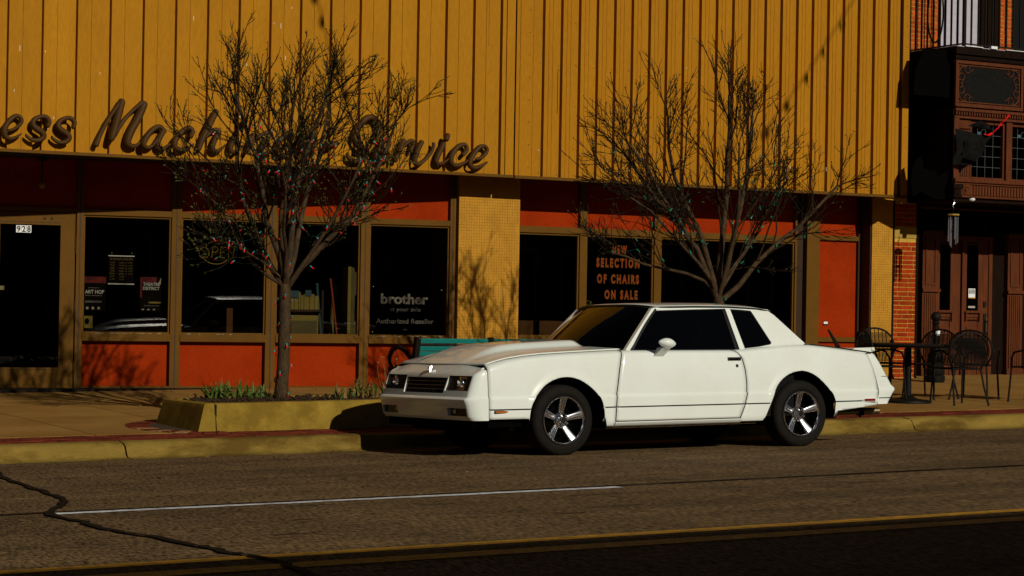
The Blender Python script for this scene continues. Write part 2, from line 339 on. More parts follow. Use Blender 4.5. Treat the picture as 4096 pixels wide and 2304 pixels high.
# ---------------------------------------------------------------- ground heights (the street climbs 1.15 % to the right)
G, CROSS, XF, YC = .0115, .025, 10.667, 16.871
YCROWN = 9.74
def zroad(x,y):
    return G*(x-XF)-CROSS*(y-YC) if y>=YCROWN else G*(x-XF)-CROSS*(YCROWN-YC)-CROSS*(YCROWN-y)
YK0, YK1, YK2 = 18.72, 18.80, 18.95                        # kerb foot, face top, back
ZW0 = -CROSS*(18.75-YC)+.145
def zwalk(x,y): return G*(x-XF)+ZW0+.02*(y-18.93)
LETTERS=[('e',[[(7.863,3.255,0.019),(7.927,3.276,0.019),(7.989,3.325,0.022),(8.013,3.375,0.025),(7.988,3.418,0.025),(7.938,3.426,0.026),(7.868,3.366,0.031),(7.814,3.273,0.034),(7.819,3.198,0.031),(7.872,3.163,0.024),(7.95,3.184,0.017),(8.013,3.226,0.009)]]),('s',[[(8.325,3.33,0.026),(8.339,3.386,0.03),(8.302,3.433,0.029),(8.237,3.436,0.026),(8.166,3.397,0.03),(8.146,3.341,0.034),(8.19,3.294,0.037),(8.255,3.256,0.038),(8.277,3.209,0.035),(8.228,3.164,0.028),(8.149,3.16,0.024),(8.084,3.198,0.019),(8.07,3.218,0.014)]]),('s',[[(8.633,3.333,0.026),(8.643,3.397,0.029),(8.598,3.436,0.028),(8.54,3.437,0.025),(8.469,3.394,0.03),(8.448,3.337,0.035),(8.492,3.29,0.038),(8.558,3.252,0.038),(8.581,3.204,0.035),(8.538,3.157,0.028),(8.459,3.152,0.024),(8.393,3.187,0.019),(8.378,3.214,0.014)]]),('M',[[(8.912,3.144,0.035),(8.954,3.253,0.028),(9.032,3.405,0.024),(9.119,3.545,0.022),(9.213,3.685,0.029)],[(9.22,3.671,0.043),(9.179,3.513,0.045),(9.116,3.283,0.045),(9.095,3.218,0.037)],[(9.139,3.263,0.025),(9.218,3.409,0.027),(9.342,3.558,0.022),(9.483,3.681,0.029)],[(9.498,3.66,0.044),(9.426,3.492,0.048),(9.339,3.33,0.048),(9.297,3.2,0.045),(9.343,3.153,0.035),(9.41,3.163,0.024),(9.455,3.201,0.014)]]),('a',[[(9.765,3.349,0.027),(9.696,3.403,0.029),(9.605,3.355,0.033),(9.524,3.25,0.036),(9.503,3.171,0.032),(9.564,3.145,0.024),(9.631,3.192,0.022),(9.698,3.288,0.023),(9.75,3.37,0.026)],[(9.757,3.363,0.031),(9.698,3.26,0.033),(9.677,3.173,0.032),(9.724,3.132,0.026),(9.792,3.172,0.018),(9.837,3.203,0.013)]]),('c',[[(10.096,3.303,0.029),(10.118,3.369,0.03),(10.079,3.41,0.029),(9.995,3.369,0.032),(9.912,3.271,0.036),(9.891,3.191,0.036),(9.945,3.144,0.031),(10.03,3.155,0.023),(10.137,3.218,0.01)]]),('h',[[(10.416,3.625,0.039),(10.334,3.461,0.039),(10.251,3.297,0.038),(10.2,3.157,0.031)],[(10.237,3.245,0.02),(10.336,3.359,0.023),(10.421,3.408,0.027),(10.453,3.373,0.033),(10.4,3.268,0.034),(10.378,3.18,0.033),(10.426,3.146,0.027),(10.496,3.179,0.018),(10.55,3.233,0.01)]]),('i',[[(10.689,3.379,0.038),(10.628,3.251,0.038),(10.614,3.17,0.034),(10.662,3.151,0.026),(10.732,3.191,0.018),(10.787,3.238,0.011)],[(10.774,3.493,0.036),(10.804,3.539,0.034)]]),('n',[[(10.911,3.369,0.034),(10.866,3.264,0.036),(10.82,3.152,0.03)],[(10.866,3.227,0.018),(10.976,3.35,0.022),(11.087,3.408,0.028),(11.127,3.381,0.033),(11.049,3.266,0.036),(11.011,3.176,0.034),(11.06,3.142,0.028),(11.131,3.182,0.019),(11.195,3.222,0.011)]]),('e',[[(11.308,3.255,0.02),(11.372,3.281,0.021),(11.428,3.335,0.024),(11.435,3.388,0.027),(11.394,3.419,0.028),(11.329,3.389,0.032),(11.25,3.296,0.036),(11.228,3.214,0.036),(11.269,3.15,0.031),(11.334,3.153,0.024),(11.398,3.186,0.017),(11.455,3.226,0.009)]]),('s',[[(11.722,3.351,0.028),(11.746,3.397,0.031),(11.704,3.432,0.029),(11.63,3.421,0.028),(11.55,3.364,0.033),(11.534,3.304,0.037),(11.593,3.262,0.039),(11.667,3.244,0.037),(11.7,3.208,0.035),(11.644,3.139,0.029),(11.546,3.119,0.024),(11.473,3.138,0.019),(11.448,3.159,0.013)]]),('hyphen',[[(11.872,3.277,0.026),(11.954,3.304,0.034),(12.045,3.338,0.03)]]),('S',[[(12.556,3.411,0.027),(12.622,3.528,0.034),(12.594,3.64,0.038),(12.509,3.68,0.039),(12.416,3.637,0.041),(12.326,3.519,0.043),(12.286,3.411,0.043),(12.33,3.323,0.041),(12.424,3.283,0.039),(12.467,3.225,0.039),(12.393,3.138,0.037),(12.275,3.117,0.032),(12.207,3.159,0.027),(12.198,3.211,0.019)]]),('e',[[(12.645,3.249,0.02),(12.729,3.283,0.023),(12.779,3.347,0.029),(12.761,3.399,0.031),(12.693,3.388,0.033),(12.61,3.292,0.037),(12.586,3.2,0.038),(12.63,3.134,0.035),(12.715,3.146,0.026),(12.825,3.212,0.011)]]),('r',[[(12.984,3.411,0.034),(12.926,3.293,0.036),(12.869,3.153,0.031)],[(12.927,3.278,0.017),(13.02,3.374,0.022),(13.097,3.417,0.027),(13.115,3.372,0.03),(13.082,3.286,0.027)]]),('v',[[(13.243,3.406,0.033),(13.184,3.293,0.035),(13.149,3.171,0.035),(13.187,3.119,0.031),(13.285,3.178,0.024),(13.383,3.281,0.022),(13.419,3.371,0.022),(13.412,3.398,0.02)]]),('i',[[(13.562,3.4,0.034),(13.484,3.253,0.036),(13.46,3.165,0.033),(13.511,3.139,0.026),(13.586,3.171,0.018),(13.648,3.218,0.01)],[(13.599,3.457,0.036),(13.619,3.513,0.036)]]),('c',[[(13.849,3.272,0.026),(13.905,3.341,0.028),(13.872,3.406,0.028),(13.783,3.379,0.032),(13.697,3.286,0.036),(13.674,3.186,0.036),(13.725,3.133,0.032),(13.826,3.149,0.025),(13.933,3.209,0.012)]]),('e',[[(14.048,3.226,0.02),(14.143,3.264,0.024),(14.206,3.345,0.026),(14.166,3.399,0.028),(14.077,3.372,0.032),(13.977,3.245,0.036),(13.953,3.155,0.036),(14.018,3.114,0.032),(14.12,3.141,0.024),(14.209,3.195,0.014)]])]

# ================================================================ SETTING: ground, road, markings, kerb, pavement
mb=MB(); mb.add([(-300,-300,-1.6),(400,-300,-1.6),(400,400,-1.6),(-300,400,-1.6)],[(0,1,2,3)])
tag(mb.build('ground','walk'),kind='structure')
XS=[-60,-20,0,4,8,12,16,20,24,40,90]
YS=[.78,3,6,YCROWN,12,14,16,YK0+.05]
mb=MB(); mb.grid([[(x,y,zroad(x,y)) for x in XS] for y in YS])
road=tag(mb.build('road','asphalt'),kind='structure')
def ribbon(path, w, dz, wj=0., seed=1):
    rr=random.Random(seed); L=[];P=[Vector((p[0],p[1],0)) for p in path]
    rows=[]
    for i,p in enumerate(P):
        t=(P[min(i+1,len(P)-1)]-P[max(i-1,0)]).normalized(); n=Vector((-t.y,t.x,0))
        a=w/2*(1+rr.uniform(-wj,wj)); b=w/2*(1+rr.uniform(-wj,wj))
        q0=p+n*a; q1=p-n*b
        rows.append([(q0.x,q0.y,zroad(q0.x,q0.y)+dz),(q1.x,q1.y,zroad(q1.x,q1.y)+dz)])
    m=MB(); m.grid(rows); return m
def sub(path,k,j,seed):
    rr=random.Random(seed); out=[]
    for a,b in zip(path[:-1],path[1:]):
        for i in range(k):
            t=i/k; out.append((a[0]+(b[0]-a[0])*t+rr.uniform(-j,j),a[1]+(b[1]-a[1])*t+rr.uniform(-j,j)))
    out.append(path[-1]); return out
tag(ribbon(sub([(4.55,13.085),(6.4,13.085),(8.75,13.085)],14,.004,3),.12,.004,.16,2).build('lane_line','white_line',road),'worn white lane line, fading at its right end')
for y in (9.94,9.56):
    tag(ribbon(sub([(-20,y),(-2,y),(4.5,y),(14,y),(30,y)],12,.004,5),.155,.004,.06,int(y*100)).build('centre_line','yellow_line',road))
tag(ribbon(sub([(-20,13.19),(2,13.2),(6.4,13.16),(9.1,13.21),(13,13.31),(20,13.36),(40,13.4)],16,.008,8),.07,.007,.35,4).build('tar_seam','tar',road),'thin tar seam running along the white line')
CR=[(5.9,18.6),(5.60,17.6),(5.404,16.86),(5.217,15.64),(5.075,14.73),(4.98,14.13),(4.78,13.65),(4.5,13.1),(4.47,12.36),(4.41,11.86),(4.455,11.39),(4.46,10.66),(4.466,10.19),(4.497,9.86),(4.476,9.455),(4.37,8.66),(4.4,7.5),(4.3,5)]
tag(ribbon(sub(CR,5,.014,11),.056,.010,.55,9).build('sealed_crack','tar',road),'wide wandering tar sealed crack across the road')
rr=random.Random(31); m=MB()
for k in range(46):                                        # hairline cracks and patches in the wheel tracks
    x=rr.uniform(5,20); y=rr.uniform(11,18.3); ln=rr.uniform(.1,.5)
    q=ribbon([(x,y),(x+ln*.5,y+rr.uniform(-.02,.02)),(x+ln,y+rr.uniform(-.03,.03))],rr.uniform(.006,.022),.003,.6,k)
    m.add(q.v,q.f)
tag(m.build('hairline_crack','tar',road),kind='stuff')
def structure(name, loc):
    o=thing(name,None,None,loc); o['kind']='structure'; return o
# kerb in cast lengths
kerb=structure('kerb',(7,YK0,zroad(7,YK0)))
LK=3.108
for k in range(-4,9):
    x0=7.17+LK*k+.008; x1=x0+LK-.016
    rr=random.Random(k+50); rows=[]
    prof=[(YK0-.13,.004),(YK0-.02,.012),(YK0+.01,.03),(YK0+.045,.085),(YK0+.062,.122),(YK0+.085,.141),(YK0+.12,.148),(YK2,.150),(YK2,-.05)]
    n=16
    for i in range(n+1):
        x=x0+(x1-x0)*i/n; e=.014 if i in(0,n) else 0
        rows.append([(x,y+(rr.uniform(-.007,.007) if 0<j<7 else 0),zroad(x,YK0)+dz-(e if j in(4,5,6) else 0)+(rr.uniform(-.003,.003) if 0<j<7 else 0)) for j,(y,dz) in enumerate(prof)])
    m=MB(); m.grid(rows,flip=True)
    for q in (rows[0],rows[-1]): m.add(q,[tuple(range(len(q))) if q is rows[0] else tuple(range(len(q)-1,-1,-1))])
    m.build('kerb_stone','kerb',kerb,smooth=40)
m=MB(); m.add([(-25,YK0-.03,zroad(-25,YK0)-.03),(40,YK0-.03,zroad(40,YK0)-.03),(40,YK2,zroad(40,YK0)+.10),(-25,YK2,zroad(-25,YK0)+.10)],[(0,1,2,3)])
m.build('kerb_joint','joint',kerb)

# pavement
pave=structure('pavement',(10,22,zwalk(10,22)))
m=MB(); m.grid([[(x,y,zwalk(x,y)-.016) for x in (-25,6,12,18,24,45)] for y in (YK2,22,27.2)])
m.build('pavement_bed','joint',pave)
def slab(x0,x1,y0,y1,g=.006):
    m=MB(); x0+=g;x1-=g;y0+=g;y1-=g
    n=4; P=[]
    m.grid([[(x0+(x1-x0)*i/n,y0+(y1-y0)*j/2,zwalk(x0+(x1-x0)*i/n,y0+(y1-y0)*j/2)) for i in range(n+1)] for j in range(3)])
    for (a,b) in (((x0,y0),(x1,y0)),((x1,y0),(x1,y1)),((x1,y1),(x0,y1)),((x0,y1),(x0,y0))):
        za=zwalk(*a);zb=zwalk(*b); m.add([(a[0],a[1],za),(b[0],b[1],zb),(b[0],b[1],zb-.02),(a[0],a[1],za-.02)],[(3,2,1,0)])
    o=m.build('pavement_slab','walk',pave); return o
YB=19.615
for k in range(-3,15):
    x=7.2+1.21*(k)
    for (a,b) in ((YB,21.87),(21.87,24.15)): slab(x,x+1.21,a,b)
for k in range(-4,11): slab(10.16+1.5*k,10.16+1.5*(k+1),24.15,27.0)
slab(-24,7.2-3.63,YB,27.0); slab(7.2+1.21*15,44,YB,24.15)
# brick paver band between kerb and slabs, six courses
bw,bl=.1085,.215
bm=MB(); bm.box(-bl/2+.003,bl/2-.003,-bw/2+.003,bw/2-.003,-.05,.002,bev=.004)
brick_me=bm.mesh('paver',['paver'])
rr=random.Random(4); hid=MB(); n=0
for j in range(6):
    y=YK2+.008+bw*(j+.5)
    i=0; x=3.0+(bl/2 if j%2 else 0)
    while x<33:
        vis=(5.95<x<9.9) or (14.9<x<19.35)
        z=zwalk(x,y)-.004+rr.uniform(-.002,.002)
        M=Matrix.Translation((x,y,z))@Matrix.Rotation(rr.uniform(-.012,.012),4,'Z')@Matrix.Rotation(-G,4,'Y')
        if vis and n<236: link('paver',brick_me,pave,M); n+=1
        else: hid.add([M@Vector(v) for v in bm.v],bm.f)
        x+=bl
tag(hid.build('paver_run','paver',pave),kind='stuff')
# rounded brick apron at the end of the planter
lt=bm.mesh('paver_worn',['paver_lt'])
c0=(8.42,20.22)
for k in range(15):
    a=R(96+ (275-96)*(k+.5)/15)
    x=c0[0]+.60*math.cos(a)*.86; y=c0[1]+.68*math.sin(a)
    M=Matrix.Translation((x,y,zwalk(x,y)+.004))@Matrix.Rotation(a,4,'Z')@Matrix.Scale(1.15,4)
    link('paver', lt if k in(7,9,11) else brick_me, pave, M)
m=MB(); seg=20
P0=[];P1=[]
for k in range(seg+1):
    a=R(90+190*k/seg); P0.append((c0[0]+.655*math.cos(a)*.9,c0[1]+.80*math.sin(a))); P1.append((c0[0]+.2*math.cos(a),c0[1]+.3*math.sin(a)))
m.grid([[(p[0],p[1],zwalk(*p)+.0025) for p in P0],[(p[0],p[1],zwalk(*p)+.0025) for p in P1]],flip=True)
m.build('apron_bed','joint',pave)

# ================================================================ raised planter
PX0,PX1,PY0,PY1=8.22,15.55,19.60,20.72
def zp(x): return zwalk(x,20.1)+.265
plant=thing('planter','long raised concrete planter box around the tree behind the kerb','planter',(PX0,PY0,zwalk(PX0,PY0)))
def wallseg(name,ax,ay,bx,by,ix,iy,jx,jy):                 # outer bottom edge a-b, inner top edge direction
    pass
def planter_block(x0,x1,y0,y1,bat=.045,seed=1,front=True):
    # battered solid: outer faces lean inward
    rr=random.Random(seed); m=MB(); n=max(2,int((x1-x0)/.25))
    rows=[]
    for i in range(n+1):
        x=x0+(x1-x0)*i/n; z0=zwalk(x,y0)-.03; z1=zp(x); J=lambda:rr.uniform(-.006,.006)
        rows.append([(x,y0+J(),z0),(x,y0+bat*.5+J(),(z0+z1)/2),(x,y0+bat+J(),z1-.03),(x,y0+bat+.012,z1-.008),(x,y0+bat+.035,z1+J()*.6),(x,y1-.02,z1+J()*.6),(x,y1,z1-.02),(x,y1,z0)])
    m.grid(rows,flip=True)
    m.add(rows[0],[tuple(range(8))]); m.add(rows[-1],[tuple(range(7,-1,-1))])
    return m
planter_block(PX0+.20,PX0+4.6,PY0,PY0+.20,seed=1).build('planter_wall','planter',plant,smooth=45)
planter_block(PX0+4.62,PX1,PY0,PY0+.20,seed=2).build('planter_wall','planter',plant,smooth=45)
planter_block(PX0+.20,PX1,PY1-.16,PY1,bat=.02,seed=3).build('planter_wall','planter',plant,smooth=45)
m=MB(); zb=zwalk(PX0,20)-.03; zt=zp(PX0)
ring=[]
for (z,e) in ((zb,0),(zt-.035,.075),(zt-.01,.085),(zt,.11)):
    ring.append([(PX0+e,PY0+.004+e*.5,z),(PX0+.19,PY0+.004+e*.5,z),(PX0+.19+ (0),PY1-e*.3,z),(PX0+e,PY1-e*.3,z)])
vs=[v for r_ in ring for v in r_]; fs=[]
for k in range(3):
    for i in range(4): fs.append((k*4+i,k*4+(i+1)%4,k*4+4+(i+1)%4,k*4+4+i))
fs.append((12,13,14,15)); m.add(vs,fs); m.build('planter_end','planter',plant)
m=MB(); m.box(PX0+.185,PX0+.205,PY0+.03,PY0+.17,zb,zt-.012); m.build('expansion_joint','gap',plant)
rr=random.Random(12); rows=[]
for j in range(9):
    y=PY0+.15+(PY1-.1-PY0-.15)*j/8
    rows.append([(x,y,zp(x)-.03+rr.uniform(-.012,.03)+.025*math.sin(j/8*math.pi)) for x in [PX0+.18+(PX1-PX0-.2)*i/70 for i in range(71)]])
m=MB(); m.grid(rows); m.build('soil','soil',plant,smooth=180)
m=MB()
for k in range(700):
    x=rr.uniform(PX0+.25,11.5); y=rr.uniform(PY0+.2,PY1-.2); z=zp(x)-.005+rr.uniform(0,.025)
    M=Matrix.Translation((x,y,z))@Matrix.Rotation(rr.uniform(0,6.3),4,'Z')@Matrix.Rotation(rr.uniform(-.6,.6),4,'Y')
    m.box(-.025,.025,-.008,.008,-.004,.004,M)
tag(m.build('bark_mulch','soil',plant),kind='stuff')
def lily(loc,nb,h,sp,dry,seed,label,cat='plant'):
    rr=random.Random(seed); t=thing('lily_clump',label,cat,loc,0,'lily clumps in the planter')
    for nm,mt_,cnt in (('leaf_blades','blade',int(nb*(1-dry))),('dry_blades','blade_dry',int(nb*dry))):
        m=MB()
        for k in range(cnt):
            a=rr.uniform(0,6.283); ln=h*rr.uniform(.55,1.1); lean=rr.uniform(.15,1.0)*(1.5 if nm=='dry_blades' else 1)
            bx=loc[0]+rr.gauss(0,sp*.4); by=loc[1]+rr.gauss(0,sp*.4); w=rr.uniform(.010,.019)
            d=Vector((math.cos(a),math.sin(a),0)); sd=Vector((-d.y,d.x,0)); rows=[]
            for i in range(6):
                s=i/5; th=lean*s*1.3
                p=Vector((bx,by,loc[2]-.01))+d*(ln*s*math.sin(th)*.8)+Vector((0,0,ln*s*math.cos(th)))
                ww=w*(1-s**2.2)+.0008
                rows.append([p-sd*ww,p+Vector((0,0,-.35*ww))+d*ww*.3,p+sd*ww])
            m.grid(rows)
        if cnt: tag(m.build(nm,mt_,t,smooth=180),kind='stuff')
    return t
lily((8.84,20.45,zp(8.84)-.02),95,.25,.24,.15,1,'large clump of green lily leaves at the left end of the planter')
lily((9.02,20.22,zp(9)-.02),18,.19,.11,.1,5,'low sprig of lily leaves just right of the large green clump')
lily((9.20,20.28,zp(9.2)-.02),26,.21,.13,.1,2,'small green lily sprout just left of the tree foot')
lily((10.30,20.15,zp(10.2)-.02),95,.25,.25,.6,3,'brown and green withered lily clump beside the car nose')
lily((9.98,20.0,zp(9.98)-.02),22,.2,.13,.45,4,'sparse lily tuft between tree foot and withered clump')
# thin dead stalks near the planter
m=MB(); rr=random.Random(77); b0=Vector((10.75,20.4,zp(10.7)))
for k in range(4):
    p=b0+Vector((rr.uniform(-.14,.14),rr.uniform(-.1,.1),0)); pts=[p]
    for i in range(4): p=p+Vector((rr.uniform(-.04,.05),0,rr.uniform(.07,.11))); pts.append(p)
    m.tube(pts,[.004,.0035,.003,.0025,.002],4)
    m.ball(pts[-1],.012,6,4)
tag(m.build('dry_stalks','blade_dry'),'thin dead plant stalks standing beside the teal bench','plant')

# fallen leaves and grit on pavement and gutter
m=MB(); rr=random.Random(91)
for k in range(150):
    if k<90: x=rr.uniform(5.5,19.5); y=rr.choice((rr.uniform(19.7,25),rr.uniform(19.58,19.66),rr.uniform(24.9,25.3))); z=zwalk(x,y)+.006
    else: x=rr.uniform(5.5,19.5); y=rr.choice((rr.uniform(18.45,18.66),rr.uniform(15,18.5))) ; z=zroad(x,y)+.012
    M=Matrix.Translation((x,y,z))@Matrix.Rotation(rr.uniform(0,6.3),4,'Z')@Matrix.Rotation(rr.uniform(-.5,.5),4,'X')
    s_=rr.uniform(.008,.032); h=rr.uniform(0,.012)
    m.add([M@Vector(p) for p in ((-s_,0,0),(0,-s_*.45,h),(s_,0,0),(0,s_*.45,h))],[(0,1,2,3)])
tag(m.build('leaf_litter','blade_dry'),'small dry leaves and grit scattered on pavement and gutter','litter',kind='stuff')

# ================================================================ ochre commercial building
YP, YR, ZS = 24.55, 24.60, 3.045
bld=thing('commercial_building','ochre metal clad commercial building with dark storefront windows and orange panels','building',(7.2,25.9,.2))
ZT=7.6
m=MB(); m.box(-12,21.38,24.64,24.95,ZS+.02,ZT); m.box(-12,21.38,24.64,33,ZT,ZT+.15); m.box(-12,-11.8,25,33,-.2,ZT); m.box(21.25,21.38,25.75,33,.1,ZT)
m.box(-12,21.38,32.8,33,-.2,ZT); m.build('upper_wall','frame_dk',bld)
m=MB(); m.box(-12,21.385,24.62,26.6,ZS-.0,ZS+.05); m.build('soffit','soffit',bld)
m=MB(); m.box(-12,14.66,YP-.012,YP+.09,ZS-.028,ZS+.008); m.box(14.68,21.39,YP-.012,YP+.09,ZS-.032,ZS+.007); m.build('flashing','frame',bld)
def siding_mesh(prof,name,mt_,h):
    mb=MB(); n=len(prof)
    vs=[(x,y,0) for x,y in prof]+[(x,y,h) for x,y in prof]
    mb.add(vs,[(i,i+1,n+i+1,n+i) for i in range(n-1)]); return mb.mesh(name,[mt_])
H=ZT-ZS
prL=[(0,.060),(0,0),(.160,0),(.161,.008),(.165,.008),(.166,0),(.297,0),(.300,.060),(.412,.060)]
prR=[(0,.058),(0,0),(.058,0),(.060,.006),(.063,.006),(.065,0),(.118,0),(.120,.006),(.123,.006),(.125,0),(.186,0),(.192,.058),(.2814,.058)]
meL=siding_mesh(prL,'siding_panel','siding',H); meR=siding_mesh(prR,'siding_panel','siding_r',H)
for n in range(-6,16): link('siding_panel',meL,bld,Matrix.Translation((7.874+.412*n,YP,ZS)))
for k in range(0,22): link('siding_panel',meR,bld,Matrix.Translation((15.115+.2814*k,YP,ZS)))
meA=siding_mesh([(0,.05),(0,0),(.055,0),(.058,.02),(.066,.02),(.068,0),(.192,0)],'siding_panel','siding',H)
link('siding_panel',meA,bld,Matrix.Translation((14.466,YP,ZS)))
meB=siding_mesh([(0,.05),(0,0),(.050,0),(.053,.010),(.058,.010),(.060,0),(.25,0),(.253,.006),(.256,.006),(.258,0),(.336,0),(.342,.058),(.434,.058)],'siding_panel','siding_r',H)
link('siding_panel',meB,bld,Matrix.Translation((14.681,YP,ZS)))
meC=siding_mesh([(0,.058),(0,.0),(.118,.0),(.118,.4)],'siding_panel','siding_r',H)
m=MB(); m.box(14.655,14.684,YP+.03,YP+.08,ZS,ZT); m.box(21.25,21.283,YP+.05,YP+.1,ZS,ZT); m.build('panel_joint','gap',bld)
link('corner_trim',meC,bld,Matrix.Translation((21.275,YP-.004,ZS)))
# screws
m=MB(); rr=random.Random(6)
def screw(x,y,z): m.add([(x-.006,y,z-.006),(x+.006,y,z-.006),(x+.006,y,z+.006),(x-.006,y,z+.006),(x,y-.008,z)],[(0,1,4),(1,2,4),(2,3,4),(3,0,4)])
for k in range(22):
    x=15.115+.2814*k
    for z in (ZS+.05,4.55,5.9): screw(x-.035,YR+.007,z+rr.uniform(-.012,.012))
    if k%3==2:
        z=ZS+.4
        while z<6: screw(x-.055,YR+.007,z); z+=.56
z=ZS+.12
while z<6.6:
    screw(14.885,YP-.001,z); screw(21.345,YP-.005,z); z+=.296
tag(m.build('screws','gap',bld),kind='stuff')
# faint pale drips and brackets on the siding
m=MB()
for (x,z,l) in ((14.26,5.52,.8),(15.33,4.45,.55)): m.box(x-.006,x+.006,YP-.006,YP+.01,z-l,z); m.ball((x,YP-.004,z+.025),.016,8,5)
m.build('cable_clip','siding',bld)
rr=random.Random(5); m=MB()
for k in range(26):
    x=rr.uniform(7.9,11.5) if k<20 else rr.uniform(15,20); z=rr.uniform(3.3,5.2); 
    ph=(x-7.874)%.412
    if ph>.29 or ph<.01: continue
    m.box(x-.0025,x+.0025,YP-.002,YP+.001,z,z+rr.uniform(.01,.07))
tag(m.build('paint_drips','white_print',bld),kind='stuff')

# ---- angled storefront (its left end is set further back)
ANG=math.atan(-.1444); CA=1/math.cos(ANG)
SM=Matrix.Translation((9.27,25.84,0))@Matrix.Rotation(ANG,4,'Z')
U=lambda x:(x-9.27)*CA
ZB=.20
mull=[(9.185,9.272),(10.363,10.489),(11.585,11.715),(12.832,12.952),(14.055,14.13)]
for (a,b) in mull:
    w=MB(); c=(U(a)+U(b))/2
    w.box(U(a),U(b),-.035,.09,ZB-.05,ZS,SM,bev=.004); w.build('mullion','frame',bld)
    w=MB(); w.box(c-.006,c+.006,-.038,-.02,ZB,ZS-.02,SM); w.build('mullion_joint','frame_dk',bld)
for i in range(4):
    a,b=U(mull[i][1]),U(mull[i+1][0])
    for nm,z0,z1,v0,v1 in (('sill',.82,.918,-.05,.09),('transom_bar',2.372,2.447,-.03,.09),('base_rail',ZB-.06,.263,-.03,.09)):
        w=MB(); w.box(a,b,v0,v1,z0,z1,SM,bev=.004); w.build(nm,'frame',bld)
    w=MB(); w.box(a,b,.045,.06,.263,.82,SM); w.build('lower_panel','orange',bld)
    w=MB(); w.box(a,b,.03,.06,2.447,ZS,SM); w.build('upper_panel','orange',bld)
    w=MB()
    for (p,q,r_,s_) in ((a,a+.022,.918,2.372),(b-.022,b,.918,2.372),(a+.022,b-.022,2.350,2.372),(a+.022,b-.022,.918,.936)): w.box(p,q,-.005,.06,r_,s_,SM)
    fr=w.build('window_frame','frame',bld)
    w=MB(); w.box(a+.01,b-.01,.026,.032,.925,2.365,SM); w.build('window_pane','glass',fr)
# weathered edge of the sills
w=MB(); rr=random.Random(8)
for k in range(40):
    i=rr.choice((0,0,3,3,1)); a,b=mull[i][1],mull[i+1][0]; x=rr.uniform(a+.02,b-.1)
    w.box(U(x),U(x)+rr.uniform(.01,.06),-.0515,-.04,.9165,.9195,SM)
tag(w.build('peeling_paint','poster_white',bld),kind='stuff')
# door
D0,D1=8.06,9.172
w=MB(); w.box(U(7.2),U(D1)+.012,-.02,.09,2.392,2.447,SM); w.box(U(7.98),U(8.05),-.02,.09,.15,2.392,SM); w.build('door_frame','frame',bld)
w=MB(); w.box(U(7.2),U(D1)+.012,.03,.06,2.447,ZS,SM); w.build('upper_panel','orange',bld)
w=MB(); w.box(U(7.0),U(7.97),.02,.05,.15,2.392,SM); w.build('side_light','glass',bld)
w=MB()
for (p,q,r_,s_) in ((U(8.995),U(D1),.235,2.385),(U(D0),U(8.27),.235,2.385),(U(8.27),U(8.995),2.235,2.385),(U(8.27),U(8.995),.235,.487)): w.box(p,q,-.012,.035,r_,s_,SM)
door=w.build('shop_door','frame',bld)
w=MB(); w.box(U(8.26),U(9.0),.008,.014,.47,2.25,SM); w.build('door_pane','glass',door)
for z in (2.262,.462): w=MB(); w.box(U(8.27),U(8.995),-.016,-.008,z,z+.006,SM); w.build('glazing_bead','frame_dk',door)
for z in (2.0,1.2,.45):
    w=MB(); w.tube([SM@Vector((U(D1)+.006,-.02,z-.11)),SM@Vector((U(D1)+.006,-.02,z+.11))],.009,8); w.build('hinge','frame_dk',door)
for (x,z) in ((8.80,2.315),(8.885,2.315)):
    w=MB(); w.lathe([(.018,0),(.018,.004),(.012,.01)],10,SM@Matrix.Translation((U(x),-.012,z))@Matrix.Rotation(R(90),4,'X')); w.build('closer_bolt','frame_dk',door)
w=MB(); w.box(U(7.5),U(9.27),-.10,.09,.205,.232,SM); w.build('threshold','steel',bld)
w=MB(); w.box(U(8.2),U(8.33),-.004,.006,1.43,1.48,SM)
tag(w.build('push_label','cream2',door))
# ---- tiled piers: every tile has its own face
def pier(x0,x1,z0,z1,y,depth):
    w=MB(); w.box(x0,x1,y+.006,y+depth,z0,z1); core=w.build('tiled_pier','grout',bld)
    s=.0377; rr=random.Random(int(x0*10)); w=MB(); nx=int((x1-x0)/s); sx=(x1-x0)/nx; z=z0; 
    while z<z1-.01:
        for i in range(nx):
            a=x0+sx*i+.001; b=x0+sx*(i+1)-.001; d=rr.uniform(-.0012,.0012); t=rr.uniform(-.0012,.0012)
            w.add([(a,y+d,z+.001),(b,y+d+t,z+.001),(b,y+d+t,z+s-.001),(a,y+d,z+s-.001),(a,y+.008,z+.001),(b,y+.008,z+.001),(b,y+.008,z+s-.001),(a,y+.008,z+s-.001)],[(0,1,2,3),(4,5,1,0),(5,6,2,1),(6,7,3,2),(7,4,0,3)])
        z+=s
    tag(w.build('wall_tiles','tile',core),kind='stuff')
pier(14.14,15.075,.1,ZS,25.05,.75); pier(21.172,21.566,.2,ZS-.02,25.05,.9)
for b in ((15.06,15.085,25.06,25.8,.2,ZS),(21.15,21.172,25.07,25.9,.2,ZS)): w=MB(); w.box(*b); w.build('pier_side','frame_dk',bld)  # side faces in dark bronze, their shade put into the colour
